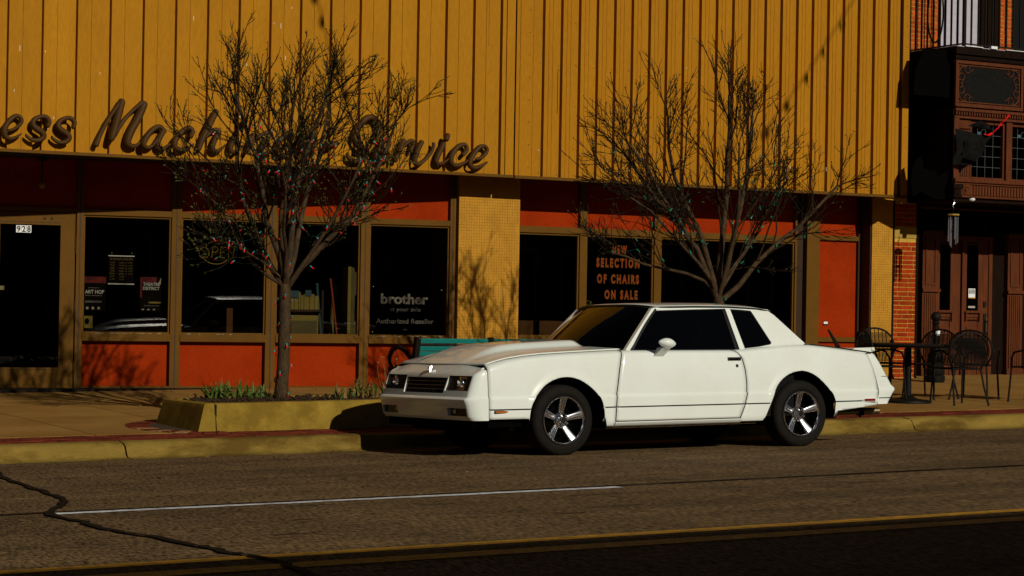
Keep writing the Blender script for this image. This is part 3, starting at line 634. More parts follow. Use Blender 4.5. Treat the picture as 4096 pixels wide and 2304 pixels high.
# ---- right storefront, parallel with the street
YG=25.3
mr=[(16.18,16.29),(17.42,17.535),(19.91,19.945),(20.13,20.366)]
for (a,b) in mr:
    w=MB(); w.box(a,b,YG-.03,YG+.09,.15,ZS,bev=.004); w.build('mullion','frame',bld)
bays=[(15.085,16.18),(16.29,17.42),(17.535,19.91)]
for (a,b) in bays:
    for nm,z0,z1,v0 in (('sill',.83,.93,-.05),('transom_bar',2.337,2.425,-.03),('base_rail',.15,.33,-.03)):
        w=MB(); w.box(a,b,YG+v0,YG+.09,z0,z1,bev=.004); w.build(nm,'frame',bld)
    w=MB(); w.box(a,b,YG+.045,YG+.06,.33,.83); w.build('lower_panel','orange',bld)
    w=MB(); w.box(a,b,YG+.03,YG+.06,2.425,ZS); w.build('upper_panel','orange',bld)
    w=MB()
    for (p,q,r_,s_) in ((a,a+.025,.93,2.337),(b-.025,b,.93,2.337),(a+.025,b-.025,2.312,2.337),(a+.025,b-.025,.93,.95)): w.box(p,q,YG-.005,YG+.06,r_,s_)
    fr=w.build('window_frame','frame',bld)
    w=MB(); w.box(a+.01,b-.01,YG+.026,YG+.032,.94,2.33); w.build('window_pane','glass',fr)
w=MB(); w.box(19.945,20.13,YG+.06,YG+.09,.2,ZS); w.build('jamb_panel','frame_dk',bld)
# blind door bay with orange panels
a,b=20.366,21.105
for z0,z1 in ((.30,.36),(.885,.955),(2.385,2.455)):
    w=MB(); w.box(a,b,YG-.02,YG+.09,z0,z1,bev=.004); w.build('door_rail','frame',bld)
w=MB(); w.box(a,b,YG+.03,YG+.06,.955,2.385); w.build('door_panel','orange',bld)
w=MB(); w.box(a,b,YG+.03,YG+.06,.36,.885); w.build('lower_panel','orange',bld)
w=MB(); w.box(a,b,YG+.03,YG+.06,2.455,ZS); w.build('upper_panel','orange',bld)
w=MB(); w.box(b,21.16,YG-.02,YG+.09,.2,ZS); w.build('jamb_panel','frame_dk',bld)
# ---- rooms behind the glass
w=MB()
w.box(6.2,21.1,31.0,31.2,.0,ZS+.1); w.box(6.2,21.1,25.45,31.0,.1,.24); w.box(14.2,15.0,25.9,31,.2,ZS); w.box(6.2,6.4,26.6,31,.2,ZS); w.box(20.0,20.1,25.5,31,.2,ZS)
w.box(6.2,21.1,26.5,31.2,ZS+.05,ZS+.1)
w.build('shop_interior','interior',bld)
# things standing inside the left shop window
def simple(name,label,cat,mt_,fn,group=None):
    w=MB(); fn(w); return tag(w.build(name,mt_),label,cat,group)
SI=lambda x,v,z:SM@Vector((U(x),v,z))
def sb(x0,x1,v0,v1,z0,z1): return lambda w:w.box(U(x0),U(x1),v0,v1,z0,z1,SM)
t=thing('display_shelf','cream display shelf unit in the window right of the bare tree trunk','shelf',SI(12.1,.5,.24))
w=MB(); sb(12.04,12.43,.45,.80,.24,1.17)(w); w.build('cabinet','cream',t)
w=MB(); sb(12.0,12.46,.42,.82,1.215,1.245)(w); w.build('shelf_board','frame_dk',t)
w=MB(); sb(12.06,12.41,.438,.449,.30,1.10)(w); w.build('cabinet_door','cream2',t)
rr=random.Random(3)
w=MB()
x=12.02
while x<12.42:
    ww=rr.uniform(.03,.075); sb(x,x+ww-.006,.46,.7,1.246,1.246+rr.uniform(.17,.24))(w); x+=ww
w.build('box_row','cream',t)
w=MB(); sb(12.0,12.16,.44,.46,1.40,1.49)(w); sb(12.25,12.33,.45,.46,1.42,1.5)(w); w.build('poster_edge','blue_pole',t)
simple('shelf_post','dark upright post between cream shelf and blue pole','post','frame_dk',sb(12.47,12.50,.45,.5,.24,1.50))
simple('leaning_pole','pale blue pole with a round knob leaning in the shop window','pole','blue_pole',lambda w:(w.tube([SI(12.52,.42,.3),SI(12.42,.5,1.56)],.017,10),w.ball(SI(12.42,.5,1.57),.024)))
simple('leaning_stick','dark red stick leaning beside the blue pole in the shop window','pole','red_pole',lambda w:w.tube([SI(12.76,.42,.3),SI(12.60,.5,1.66)],.013,8))
simple('paper_roll','cream roll standing behind the dark red stick in the shop window','roll','cream',lambda w:w.tube([SI(12.63,.6,.3),SI(12.72,.62,1.60)],[.045,.05],12))
t=thing('open_door','pale cream inner door standing ajar inside the shop window','door',SI(13.1,.55,.24))
w=MB(); sb(12.78,12.90,.55,.60,.24,1.82)(w); w.build('door_edge','cream',t)
w=MB(); w.prism([(U(12.905),.24),(U(13.10),.24),(U(13.10),1.74),(U(12.97),1.75),(U(12.955),1.81),(U(12.905),1.82)],'y',.60,.64,M=SM); w.build('door_leaf','cream2',t)
w=MB(); sb(12.98,13.03,.56,.60,1.12,1.45)(w); sb(13.025,13.055,.56,.60,1.28,1.36)(w); w.build('lock','black_trim',t)
simple('cardboard_box','brown cardboard box on the floor behind the posters','box','card',lambda w:(w.box(U(10.32),U(10.52),.3,.6,.24,1.20,SM),w.box(U(10.28),U(10.50),.25,.3,.24,1.0,SM)))
simple('wooden_board','narrow brown board upright in the window below the open sign','board','card',sb(11.17,11.25,.3,.34,.24,1.25))
t=thing('office_chair','pale green office chair back below the chair sale lettering','chair',(16.7,25.9,.25))
w=MB(); w.tube([(16.70,26.0,.62),(16.72,26.02,.95),(16.80,26.08,1.42)],[.12,.15,.14],12,flat=.35,flat_axis=Vector((0,1,0))); w.build('backrest','lime',t,smooth=60)
w=MB(); w.box(16.55,17.05,25.85,26.35,.62,.70,bev=.02); w.build('seat','lime',t)
w=MB(); w.tube([(16.8,26.1,.25),(16.8,26.1,.62)],.03,8); w.box(16.55,17.05,26.07,26.13,.25,.29); w.box(16.77,16.83,25.85,26.35,.25,.29); w.build('pedestal','black_trim',t)
simple('display_counter','low brown display counter inside the window left of the sale lettering','counter','card',lambda w:(w.box(15.25,15.62,25.55,25.9,.24,1.14),w.box(15.72,16.10,25.55,25.9,.24,1.14)))

# ================================================================ prints, posters and signs in the windows
def fit(txt,cap,width=None,depth=.002,bold=0.,spacing=1.):
    mb=text_mb(txt,cap/.69,depth,'CENTER',bold*cap,1.,spacing)
    xs=[v[0] for v in mb.v]; w=max(xs)-min(xs); c=(max(xs)+min(xs))/2
    s=(width/w) if width else 1
    mb.v=[((v[0]-c)*s,v[1],v[2]) for v in mb.v]; return mb
def on_slant(mb,x,z,v): return put(mb,SM@Matrix.Translation((U(x),v,z))@Matrix.Rotation(R(90),4,'X'))
VIN=.036
t=thing('house_number','white plates with the house number on the door glass','number sign',SM@Vector((U(8.55),0,2.18)))
for i,d in enumerate('928'):
    x=8.490+.062*i
    w=MB(); w.box(U(x-.029),U(x+.029),.002,.006,2.134,2.222,SM); pl=w.build('number_plate','white_print',t)
    on_slant(fit(d,.070,.042,bold=.03),x,2.143,.0005).build('digit','black_print',pl)
t=thing('business_hours_sign','black business hours board hung on two hooks in the window','sign',SM@Vector((U(9.755),VIN,1.7)))
w=MB(); w.box(U(9.60),U(9.912),VIN+.004,VIN+.008,1.535,1.868,SM); w.build('board','sign_board',t)
for z in (1.528,1.876):
    w=MB(); w.tube([SI(9.593,VIN+.004,z),SI(9.919,VIN+.004,z)],.0085,8); w.build('rod','white_print',t)
for x in (9.635,9.885):
    w=MB(); w.ball(SI(x,VIN,1.915),.008); w.tube([SI(x,VIN,1.915),SI(x,VIN,1.878)],.002,4); w.build('hook','gold_print',t)
on_slant(fit('BUSINESS HOURS',.026,.285,.001),9.757,1.826,VIN+.002).build('heading','gold_print',t)
for i,d in enumerate(('MON','TUE','WED','THR','FRI','SAT','SUN')):
    z=1.786-.0345*i
    on_slant(fit(d,.018,.06,.001),9.645,z,VIN+.002).build('day_line','gold_print',t)
    txt='10:00  to  5:00' if i<5 else 'CLOSED'
    on_slant(fit(txt,.015,.17 if i<5 else .06,.001),9.81 if i<5 else 9.765,z,VIN+.002).build('hours_line','gold_print',t)
t=thing('art_hop_poster','dark poster reading ART HOP at the left edge of the window','poster',SM@Vector((U(9.43),VIN,1.4)))
w=MB(); w.box(U(9.303),U(9.572),VIN+.004,VIN+.007,1.19,1.615,SM); w.build('sheet','sign_board',t)
w=MB(); w.box(U(9.303),U(9.572),VIN+.0005,VIN+.003,1.535,1.615,SM); w.build('picture_band','poster_red',t)
on_slant(fit('ART HOP',.044,.235,.001,.02),9.432,1.405,VIN+.002).build('title','white_print',t)
for z,wd,c in ((1.47,.13,'DOWNTOWN'),(1.375,.21,'FIRST FRIDAYS'),(1.305,.20,'CELEBRATING THE ARTS'),(1.292,.20,'DOWNTOWN')):
    on_slant(fit(c,.011,wd,.001),9.42,z,VIN+.002).build('text_line','silver_print',t)
w=MB()
for x in (9.33,9.40,9.47): w.box(U(x),U(x+.03),VIN+.001,VIN+.003,1.21,1.24,SM)
w.build('logo_row','poster_white',t)
t=thing('theatre_district_poster','red and black poster reading THEATRE DISTRICT in the window','poster',SM@Vector((U(10.13),VIN,1.4)))
w=MB(); w.box(U(9.995),U(10.262),VIN+.004,VIN+.007,1.195,1.625,SM); w.build('sheet','sign_board',t)
w=MB(); w.box(U(9.995),U(10.20),VIN+.001,VIN+.003,1.56,1.622,SM); w.box(U(9.995),U(10.02),VIN+.001,VIN+.003,1.36,1.56,SM); w.build('picture_band','poster_red',t)
for s,z in (('THEATRE',1.515),('DISTRICT',1.463)): on_slant(fit(s,.038,.21,.001,.02),10.135,z,VIN+.002).build('title','white_print',t)
w=MB(); w.lathe([(.0,0),(.085,.0),(.085,.002),(0,.002)],20,SM@Matrix.Translation((U(10.18),VIN+.002,1.305))@Matrix.Rotation(R(90),4,'X')@Matrix.Diagonal((1,.14,1,1))); w.build('stage_ring','cream',t)
w=MB(); w.add([SI(10.215,VIN+.001,1.53),SI(10.25,VIN+.001,1.53),SI(10.258,VIN+.001,1.62)],[(0,1,2)]); w.build('light_beam','poster_white',t)
on_slant(fit('LIVE  MUSIC  AND  STAGE',.010,.19,.001),10.14,1.26,VIN+.002).build('text_line','silver_print',t)
w=MB()
for x in (10.02,10.09,10.16): w.box(U(x),U(x+.028),VIN+.001,VIN+.003,1.21,1.225,SM)
w.build('logo_row','poster_white',t)
t=thing('small_flyer','small cream flyer with a dark emblem in the window corner','flyer',SM@Vector((U(9.36),VIN,1.05)))
w=MB(); w.box(U(9.31),U(9.415),VIN+.004,VIN+.006,.978,1.128,SM); w.build('sheet','cream',t)
w=MB(); w.lathe([(0,0),(.028,0),(.028,.002),(0,.002)],14,SM@Matrix.Translation((U(9.345),VIN+.003,1.06))@Matrix.Rotation(R(90),4,'X')@Matrix.Diagonal((1,1.4,1,1))); w.build('emblem','sign_board',t)
# unlit neon OPEN sign
t=thing('open_sign','unlit neon OPEN sign inside an oval tube','neon sign',SM@Vector((U(10.98),.12,1.95)))
def nt_(pts,r=.0065): 
    w=MB(); w.tube([SI(10.98+p[0],.12,1.955+p[1]) for p in pts],r,6); w.build('neon_tube','neon',t)
ov=[(.065*math.cos(a)-.165,.07*math.sin(a)-.01) for a in [R(x) for x in range(0,361,24)]]; nt_(ov)
nt_([(-.065,-.07),(-.055,.07),(.0,.065),(.015,.03),(-.01,.0),(-.058,.0)])
nt_([(.115,.065),(.05,.068),(.045,-.0),(.10,.0),(.045,.0),(.04,-.068),(.105,-.065)])
nt_([(.15,-.065),(.15,.07),(.215,-.065),(.22,.07)])
nt_([(.17*math.cos(a)*1.1+.02,.15*math.sin(a)) for a in [R(x) for x in range(28,153,12)]])
nt_([(.17*math.cos(a)*1.1-.01,.15*math.sin(a)) for a in [R(x) for x in range(205,335,12)]])
# reseller lettering
t=thing('window_lettering','silver reseller lettering with three lines in the window above the bench end','lettering',SM@Vector((U(13.45),VIN,1.2)))
on_slant(fit('brother',.125,.66,.001,.05),13.465,1.345,VIN).build('text_line','silver_print',t)
on_slant(fit('at your side',.052,.43,.001),13.475,1.245,VIN).build('text_line','silver_print',t)
on_slant(fit('Authorized Reseller',.062,.80,.001,.02),13.475,1.085,VIN).build('text_line','silver_print',t)
m=MB()
for (x,z) in ((13.03,1.56),(13.97,1.53),(13.03,.97)): m.ball(SI(x,VIN-.004,z),.009)
m.build('suction_hook','gold_print',t)
t=thing('sale_lettering','orange block lettering about chairs on sale in the window','lettering',(16.86,YG+.04,1.8))
for s,x,z,wd in (('NEW',16.878,2.085,.245),('SELECTION',16.855,1.903,.72),('OF CHAIRS',16.86,1.68,.70),('ON SALE',16.915,1.462,.555)):
    for mt_,bo,y in (('gold_print',.10,YG+.040),('red_print',.045,YG+.0365)):
        put(fit(s,.112,wd,.001,bo,1.5),wall_frame(x,y,z)).build('text_line',mt_,t)
t=thing('door_sticker','tiny white sticker on the orange door panel','sticker',(20.54,YG+.03,1.16))
w=MB(); w.box(20.493,20.585,YG+.022,YG+.029,1.132,1.192); w.build('backing','black_print',t)
w=MB(); w.box(20.503,20.577,YG+.019,YG+.022,1.150,1.184); w.build('face','white_print',t)
# ================================================================ puffy brush lettering on the siding
LT_=thing('shop_sign','puffy brown script sign letters reading ess Machines-Service on ochre siding','sign',(7.8,YP-.02,3.1))
def smooth_pts(pts,k=5):
    out=[];n=len(pts)
    for i in range(n-1):
        p0=pts[max(i-1,0)];p1=pts[i];p2=pts[i+1];p3=pts[min(i+2,n-1)]
        for j in range(k):
            t=j/k
            out.append(tuple(.5*((2*b)+(-a+c)*t+(2*a-5*b+4*c-d)*t*t+(-a+3*b-3*c+d)*t**3) for a,b,c,d in zip(p0,p1,p2,p3)))
    out.append(tuple(pts[-1])); return out
for nm,strokes in LETTERS:
    w=MB()
    for st in strokes:
        s=smooth_pts(st)
        pts=[Vector((x,YP-.085,z)) for x,z,r in s]; rad=[max(r,.006) for x,z,r in s]
        # round the ends
        d0=(pts[0]-pts[1]).normalized(); d1=(pts[-1]-pts[-2]).normalized()
        pts=[pts[0]+d0*rad[0]*.75,pts[0]+d0*rad[0]*.45]+pts+[pts[-1]+d1*rad[-1]*.45,pts[-1]+d1*rad[-1]*.75]
        rad=[rad[0]*.35,rad[0]*.8]+rad+[rad[-1]*.8,rad[-1]*.35]
        w.tube(pts,rad,10,flat=1.35,flat_axis=Vector((0,1,0)))
        w.tube([pts[len(pts)//2],pts[len(pts)//2]+Vector((0,.09,0))],.006,5)
    lo=w.build('sign_letter','brown_letter',LT_,smooth=60)

# ================================================================ restaurant building on the right
rb=thing('restaurant_building','dark wood fronted brick restaurant building with balcony and bay window','building',(22.6,25.5,.36))
def part(nm,mt_,fn,parent=rb,smooth=None):
    w=MB(); fn(w); return w.build(nm,mt_,parent,smooth)
def brickwall(x0,x1,y,z0,z1,mt_,skip=None,seed=1):
    rr=random.Random(seed); bl,bh,jn=.205,.0573,.0105
    full=MB(); full.box(-.0975,.0975,0,.05,0,bh,bev=.003); fm=full.mesh('brick',[mt_]); halfs={}
    z=z0; row=0
    while z+bh<=z1+.001:
        if skip and skip[0]-.03<z+bh/2<skip[1]+.005: z=skip[1]+jn if z<skip[1] else z+bh+jn; row+=1; continue
        x=x0; off=rr.choice((.06,.10,.15,.2)) if row%2 else rr.choice((.19,.2,.1))
        first=True
        while x<x1-.02:
            L=off if first else .195; first=False
            L=min(L,x1-x)
            if L>.02:
                if abs(L-.195)<1e-6: me=fm
                else:
                    key=round(L,2)
                    if key not in halfs:
                        hb=MB(); hb.box(-key/2,key/2,0,.05,0,bh,bev=.003); halfs[key]=hb.mesh('brick',[mt_])
                    me=halfs[key]
                link('brick',me,rb,Matrix.Translation((x+L/2,y+rr.uniform(-.002,.002),z+rr.uniform(-.001,.001)))@Matrix.Rotation(rr.uniform(-.006,.006),4,'Y'))
            x+=L+jn
        z+=bh+jn; row+=1
part('mortar_bed','mortar',lambda w:w.box(21.615,22.07,25.107,25.9,.15,3.2))
brickwall(21.618,22.068,25.10,.30,3.0,'brick',(2.445,2.62))
part('stone_band','stone',lambda w:w.box(21.618,22.068,25.095,25.15,2.45,2.615,bev=.004))
part('downpipe','slate',lambda w:w.tube([(21.593,25.06,.2),(21.593,25.06,3.0)],.016,8))
# recess walls
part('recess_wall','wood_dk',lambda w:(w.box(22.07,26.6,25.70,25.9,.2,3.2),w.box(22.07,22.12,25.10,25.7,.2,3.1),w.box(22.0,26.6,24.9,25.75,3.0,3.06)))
def pilaster(x0,x1,y):
    p=part('pilaster','wood',lambda w:(w.box(x0,x1,y,y+.15,.33,2.56,bev=.004)))
    part('capital','wood',lambda w:(w.box(x0-.04,x1+.05,y-.06,y+.15,2.56,2.60,bev=.004),w.box(x0-.02,x1+.03,y-.035,y+.15,2.53,2.56)),p)
    part('panel_moulding','wood',lambda w:[w.box(*b) for b in ((x0+.05,x0+.08,y-.015,y,1.77,2.50),(x1-.08,x1-.05,y-.015,y,1.77,2.50),(x0+.08,x1-.08,y-.015,y,2.47,2.50),(x0+.08,x1-.08,y-.015,y,1.77,1.80))],p)
    part('belt','wood',lambda w:(w.box(x0-.02,x1+.02,y-.04,y,1.66,1.71,bev=.004)),p)
    n=6
    for i in range(n):
        a=x0+.03+(x1-x0-.06)*i/n
        part('flute','wood',lambda w:w.box(a+.006,a+(x1-x0-.06)/n-.006,y-.016,y,.50,1.63),p)
    part('plinth','wood',lambda w:w.box(x0-.02,x1+.02,y-.03,y,.33,.48,bev=.004),p)
pilaster(22.58,22.90,25.52); pilaster(24.34,24.66,25.52); 
part('door_frame','wood',lambda w:(w.box(22.90,22.965,25.58,25.7,.33,2.50),w.box(24.0,24.07,25.58,25.7,.33,2.50),w.box(22.90,24.07,25.57,25.7,2.47,2.54),w.box(23.425,23.475,25.56,25.7,.33,2.47)))
part('side_panel','wood_dk',lambda w:(w.box(24.07,24.34,25.6,25.7,.33,2.6),w.box(24.66,26.6,25.6,25.7,.33,2.9)))
part('transom','glass_rest',lambda w:w.box(22.95,24.02,25.66,25.67,2.56,2.95))
part('moulding','wood',lambda w:w.box(22.0,26.6,24.88,24.92,2.90,2.925))
for (x0,x1,gx0,gx1) in ((22.968,23.422,23.0,23.22),(23.478,23.998,23.555,23.795)):
    d=part('entrance_door','wood',lambda w:(w.box(x0,gx0,25.60,25.64,.36,2.465),w.box(gx1,x1,25.60,25.64,.36,2.465),w.box(gx0,gx1,25.60,25.64,2.41,2.465),w.box(gx0,gx1,25.60,25.64,1.28,1.385),w.box(gx0,gx1,25.615,25.64,.36,1.28)))
    part('door_pane','glass_rest',lambda w:w.box(gx0,gx1,25.618,25.624,1.385,2.41),d)
    part('sill_moulding','wood',lambda w:(w.box(gx0-.05,gx1+.06,25.555,25.60,1.345,1.372,bev=.004),w.box(gx0-.035,gx0-.01,25.565,25.60,1.22,1.345),w.box(gx1+.01,gx1+.035,25.565,25.60,1.22,1.345)),d)
    def beads(w,z):
        n=7
        for i in range(n): w.ball((gx0+(gx1-gx0)*(i+.5)/n,25.596,z),.012,6,4)
    part('bead_row','wood_dk',lambda w:(beads(w,1.235),beads(w,2.435)),d)
    part('lower_panel','wood',lambda w:(w.box(gx0+.015,gx1-.01,25.60,25.615,.55,1.13,bev=.004),w.box(gx0+.06,gx1-.055,25.588,25.60,.62,1.06,bev=.008)),d)
    if gx0>23.4:
        part('handle','black_trim',lambda w:(w.box(23.905,23.965,25.585,25.6,.92,1.34,bev=.004),w.tube([(23.935,25.58,1.24),(23.935,25.53,1.2),(23.935,25.53,1.04),(23.935,25.58,1.0)],.011,8),w.box(23.9,23.955,25.582,25.6,1.44,1.53,bev=.004)),d)
        part('brass_plate','gold_print',lambda w:w.box(23.972,23.978,25.59,25.60,1.06,1.28),d)
        st=part('door_sticker','white_print',lambda w:w.box(23.605,23.745,25.611,25.616,1.575,1.728),d)
        put(fit('RAVEN',.072,.118,.001,.01),wall_frame(23.675,25.609,1.645)).build('sticker_print','black_print',d)
        part('sticker_edge','yellow_line',lambda w:w.box(23.605,23.745,25.608,25.611,1.575,1.590),d)
        part('notice_strip','silver_print',lambda w:w.box(23.605,23.745,25.611,25.616,1.425,1.455),d)
# carved lantern blocks on the pilasters
for x in (22.72,24.48):
    part('carved_block','slate',lambda w:(w.lathe([(.06,0),(.075,.03),(.05,.06),(.07,.12),(.06,.2),(.03,.24),(0,.25)],10,Matrix.Translation((x,25.5,2.60))),w.box(x-.07,x+.07,25.44,25.56,2.6,2.625)))
# ---- bay
BX,BY=21.885,24.10
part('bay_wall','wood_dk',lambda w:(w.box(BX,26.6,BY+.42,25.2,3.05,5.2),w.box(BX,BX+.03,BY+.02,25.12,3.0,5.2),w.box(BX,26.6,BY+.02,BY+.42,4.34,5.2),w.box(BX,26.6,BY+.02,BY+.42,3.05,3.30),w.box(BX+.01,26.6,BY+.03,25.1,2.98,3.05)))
for b in ((BX-.025,BX,BY,25.1,4.25,4.33),(BX-.03,BX,BY,25.1,5.02,5.10),(BX-.02,BX,BY,25.1,3.25,3.32),(BX-.012,BX,BY+.12,24.98,3.45,4.15)): part('side_moulding','wood_dk',lambda w:w.box(*b))
for i in range(3):
    x0=BX+.0+1.36*i; x1=x0+1.335
    p=part('sign_panel','slate',lambda w:w.box(x0+.05,x1-.05,BY+.01,BY+.02,4.40,5.02))
    part('panel_frame','wood',lambda w:(w.box(x0,x0+.045,BY-.02,BY+.02,4.37,5.05),w.box(x1-.045,x1,BY-.02,BY+.02,4.37,5.05),w.box(x0+.045,x1-.045,BY-.02,BY+.02,5.0,5.05),w.box(x0+.045,x1-.045,BY-.02,BY+.02,4.37,4.42),w.box(x0+.058,x0+.075,BY-.004,BY+.012,4.435,4.985),w.box(x1-.075,x1-.058,BY-.004,BY+.012,4.435,4.985),w.box(x0+.075,x1-.075,BY-.004,BY+.012,4.97,4.985),w.box(x0+.075,x1-.075,BY-.004,BY+.012,4.435,4.45)),p)
    for (cx,cz,sx,sz) in ((x0+.08,4.965,1,-1),(x1-.08,4.965,-1,-1),(x0+.08,4.455,1,1),(x1-.08,4.455,-1,1)):
        def scroll(w):
            for (r0,px,pz,a0,a1,q) in ((.10,.10,.10,180,290,.011),(.055,.16,.045,20,250,.008),(.055,.045,.16,200,430,.008),(.035,.23,.03,10,240,.007),(.035,.03,.23,210,440,.007)):
                w.tube([(cx+sx*(px+r0*math.cos(R(a))),BY+.002,cz+sz*(pz+r0*math.sin(R(a)))) for a in np.linspace(a0,a1,9)],q,5)
        part('corner_scroll','wood',scroll,p)
part('cornice','wood_dk',lambda w:(w.box(BX-.04,26.6,BY-.05,BY+.02,5.06,5.13),w.box(BX-.06,26.6,BY-.09,BY+.02,5.13,5.20)))
part('dentil_band','wood',lambda w:(w.box(BX,26.6,BY-.03,BY+.02,4.305,4.345),w.box(BX,26.6,BY-.008,BY+.02,4.20,4.235)))
w=MB()
for i in range(60): w.box(BX+.01+.05*i,BX+.036+.05*i,BY-.026,BY+.01,4.245,4.295)
tag(w.build('dentils','wood',rb),kind='stuff')
part('corner_post','wood',lambda w:(w.box(BX,BX+.10,BY+.0,BY+.12,3.32,4.2),w.box(BX+.12,BX+.36,BY+.06,BY+.2,3.32,4.2)))
for i in range(5): part('reed','wood',lambda w:w.tube([(BX+.15+.042*i,BY+.055,3.36),(BX+.15+.042*i,BY+.055,4.02)],.014,6))
part('post_block','wood',lambda w:(w.box(BX+.13,BX+.35,BY+.03,BY+.1,4.05,4.18,bev=.01)))
for (x0,x1) in ((22.255,22.93),(23.055,23.73),(23.85,24.52)):
    f_=part('bay_window','wood',lambda w:(w.box(x0,x0+.03,BY+.06,BY+.16,3.32,4.2),w.box(x1-.03,x1,BY+.06,BY+.16,3.32,4.2),w.box(x0+.03,x1-.03,BY+.06,BY+.16,3.32,3.355),w.box(x0+.03,x1-.03,BY+.06,BY+.16,4.14,4.2)))
    part('window_pane','glass_rest',lambda w:w.box(x0+.02,x1-.02,BY+.115,BY+.12,3.34,4.16),f_)
    for k in range(1,4): part('lead_came','lead',lambda w:w.box(x0+.03+(x1-x0-.06)*k/4-.003,x0+.03+(x1-x0-.06)*k/4+.003,BY+.107,BY+.113,3.355,4.14),f_)
    for k in range(1,5): part('lead_came','lead',lambda w:w.box(x0+.03,x1-.03,BY+.105,BY+.111,3.355+.157*k-.003,3.355+.157*k+.003),f_)
    part('lead_ring','lead',lambda w:w.tube([(x0+.30+.05*math.cos(R(a)),BY+.104,4.02+.05*math.sin(R(a))) for a in range(0,361,30)],.004,4),f_)
    part('blue_quarry','blue_pole',lambda w:w.box(x0+.18,x0+.25,BY+.108,BY+.112,3.99,4.03),f_)
for x0 in (22.935,23.735): part('bay_mullion','wood',lambda w:w.box(x0,x0+.115,BY+.02,BY+.2,3.32,4.2))
part('bay_sill','wood',lambda w:(w.box(BX-.01,26.6,BY-.05,BY+.06,3.262,3.318,bev=.006),w.box(BX+.01,26.6,BY-.02,BY+.05,3.235,3.262)))
me=MB(); me.box(-.02,.02,-.022,0,0,.15,bev=.006); fm=me.mesh('flute',['wood'])
for i in range(46): link('flute',fm,rb,Matrix.Translation((22.24+.0575*i,BY+.02,3.078)))
part('flute_base','wood',lambda w:w.box(BX+.05,26.6,BY-.02,BY+.03,3.04,3.074,bev=.005))
part('rosette_block','wood',lambda w:(w.box(BX+.13,BX+.315,BY-.025,BY+.02,3.076,3.232,bev=.005),w.lathe([(.07,0),(.07,.012),(.05,.012),(.045,.02),(.03,.008),(.02,.025),(0,.03)],16,Matrix.Translation((BX+.222,BY-.025,3.154))@Matrix.Rotation(R(90),4,'X'))))
part('bracket','wood_dk',lambda w:(w.box(BX-.06,BX+.12,BY-.08,BY+.08,3.16,3.23,bev=.006),w.box(BX-.03,BX+.1,BY-.06,BY+.06,3.08,3.16,bev=.006),w.box(BX-.05,BX+.11,BY-.07,BY+.07,3.03,3.08,bev=.006),w.box(BX,BX+.08,BY-.04,BY+.05,2.96,3.03)))
part('dome_lamp','white_print',lambda w:w.ball((22.27,BY+.03,3.02),.055,12,6,sc=(1,1,.6)))
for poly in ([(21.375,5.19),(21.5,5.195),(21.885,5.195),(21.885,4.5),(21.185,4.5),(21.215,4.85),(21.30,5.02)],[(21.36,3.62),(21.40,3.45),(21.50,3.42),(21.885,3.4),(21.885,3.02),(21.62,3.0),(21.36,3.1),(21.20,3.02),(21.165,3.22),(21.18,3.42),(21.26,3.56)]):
    part('shadow_caster','paint_shadow',lambda w:w.prism(poly,'y',24.20,24.225))  # near-black cutouts added to cast shadow patches on siding corner and pier
# ---- balcony
part('balcony_floor','wood_dk',lambda w:w.box(BX-.06,26.6,BY-.09,25.6,5.2,5.235))
part('floor_sheet','curtain',lambda w:w.box(BX-.04,26.6,BY-.07,25.4,5.236,5.246))
part('floor_edge','white_print',lambda w:(w.box(22.0,22.34,BY-.093,BY-.05,5.246,5.256),w.box(22.5,22.62,BY-.093,BY-.04,5.246,5.285),w.box(22.8,23.5,BY-.093,BY-.05,5.246,5.254)))
RZ0,RZ1=5.285,7.1
w=MB(); w.box(-.011,.011,-.011,.011,0,RZ1-RZ0); bm_=w.mesh('baluster',['iron'])
for i in range(1,19):
    if i%9: link('baluster',bm_,rb,Matrix.Translation((22.0+.138*i,BY-.05,RZ0)))
for i in range(1,10): link('baluster',bm_,rb,Matrix.Translation((21.985,BY-.05+.13*i,RZ0)))
part('rail_post','iron',lambda w:[w.box(x-.022,x+.022,BY-.072,BY-.028,5.245,7.2) for x in (22.0,23.242)])
part('railing','iron',lambda w:(w.box(22.0,26.6,BY-.062,BY-.038,5.275,5.295),w.box(22.0,26.6,BY-.065,BY-.035,7.08,7.12),w.box(21.97,22.0,BY-.05,25.4,5.275,5.295),w.box(21.97,22.0,BY-.05,25.4,7.08,7.12)))
part('cable_loop','black_trim',lambda w:w.tube([(21.95,24.62+.17*math.cos(R(a)),5.78+.43*math.sin(R(a))) for a in range(-80,290,18)],.013,6),smooth=180)
for b in ((21.5,22.72,25.407,25.6,5.245,7.0),(23.93,24.27,25.407,25.6,5.245,7.0)): part('mortar_bed','mortar',lambda w:w.box(*b))
brickwall(21.95,22.715,25.40,5.25,6.45,'brick_up',None,7); brickwall(23.935,24.265,25.40,5.25,6.45,'brick_up',None,9)
part('balcony_door','curtain',lambda w:w.box(22.74,23.55,25.42,25.46,5.36,7.0))
part('door_frame','wood_dk',lambda w:(w.box(23.55,23.93,25.36,25.5,5.245,7.0),w.box(22.715,22.745,25.38,25.5,5.245,7.0),w.box(22.74,23.55,25.39,25.5,5.245,5.36)))
part('side_window','slate',lambda w:w.box(24.27,26.6,25.4,25.5,5.245,7.0))
part('upper_wall','far_brick',lambda w:(w.box(21.4,30,25.62,33,5.3,8.2),w.box(26.6,30,24.3,33,.2,8.2)))
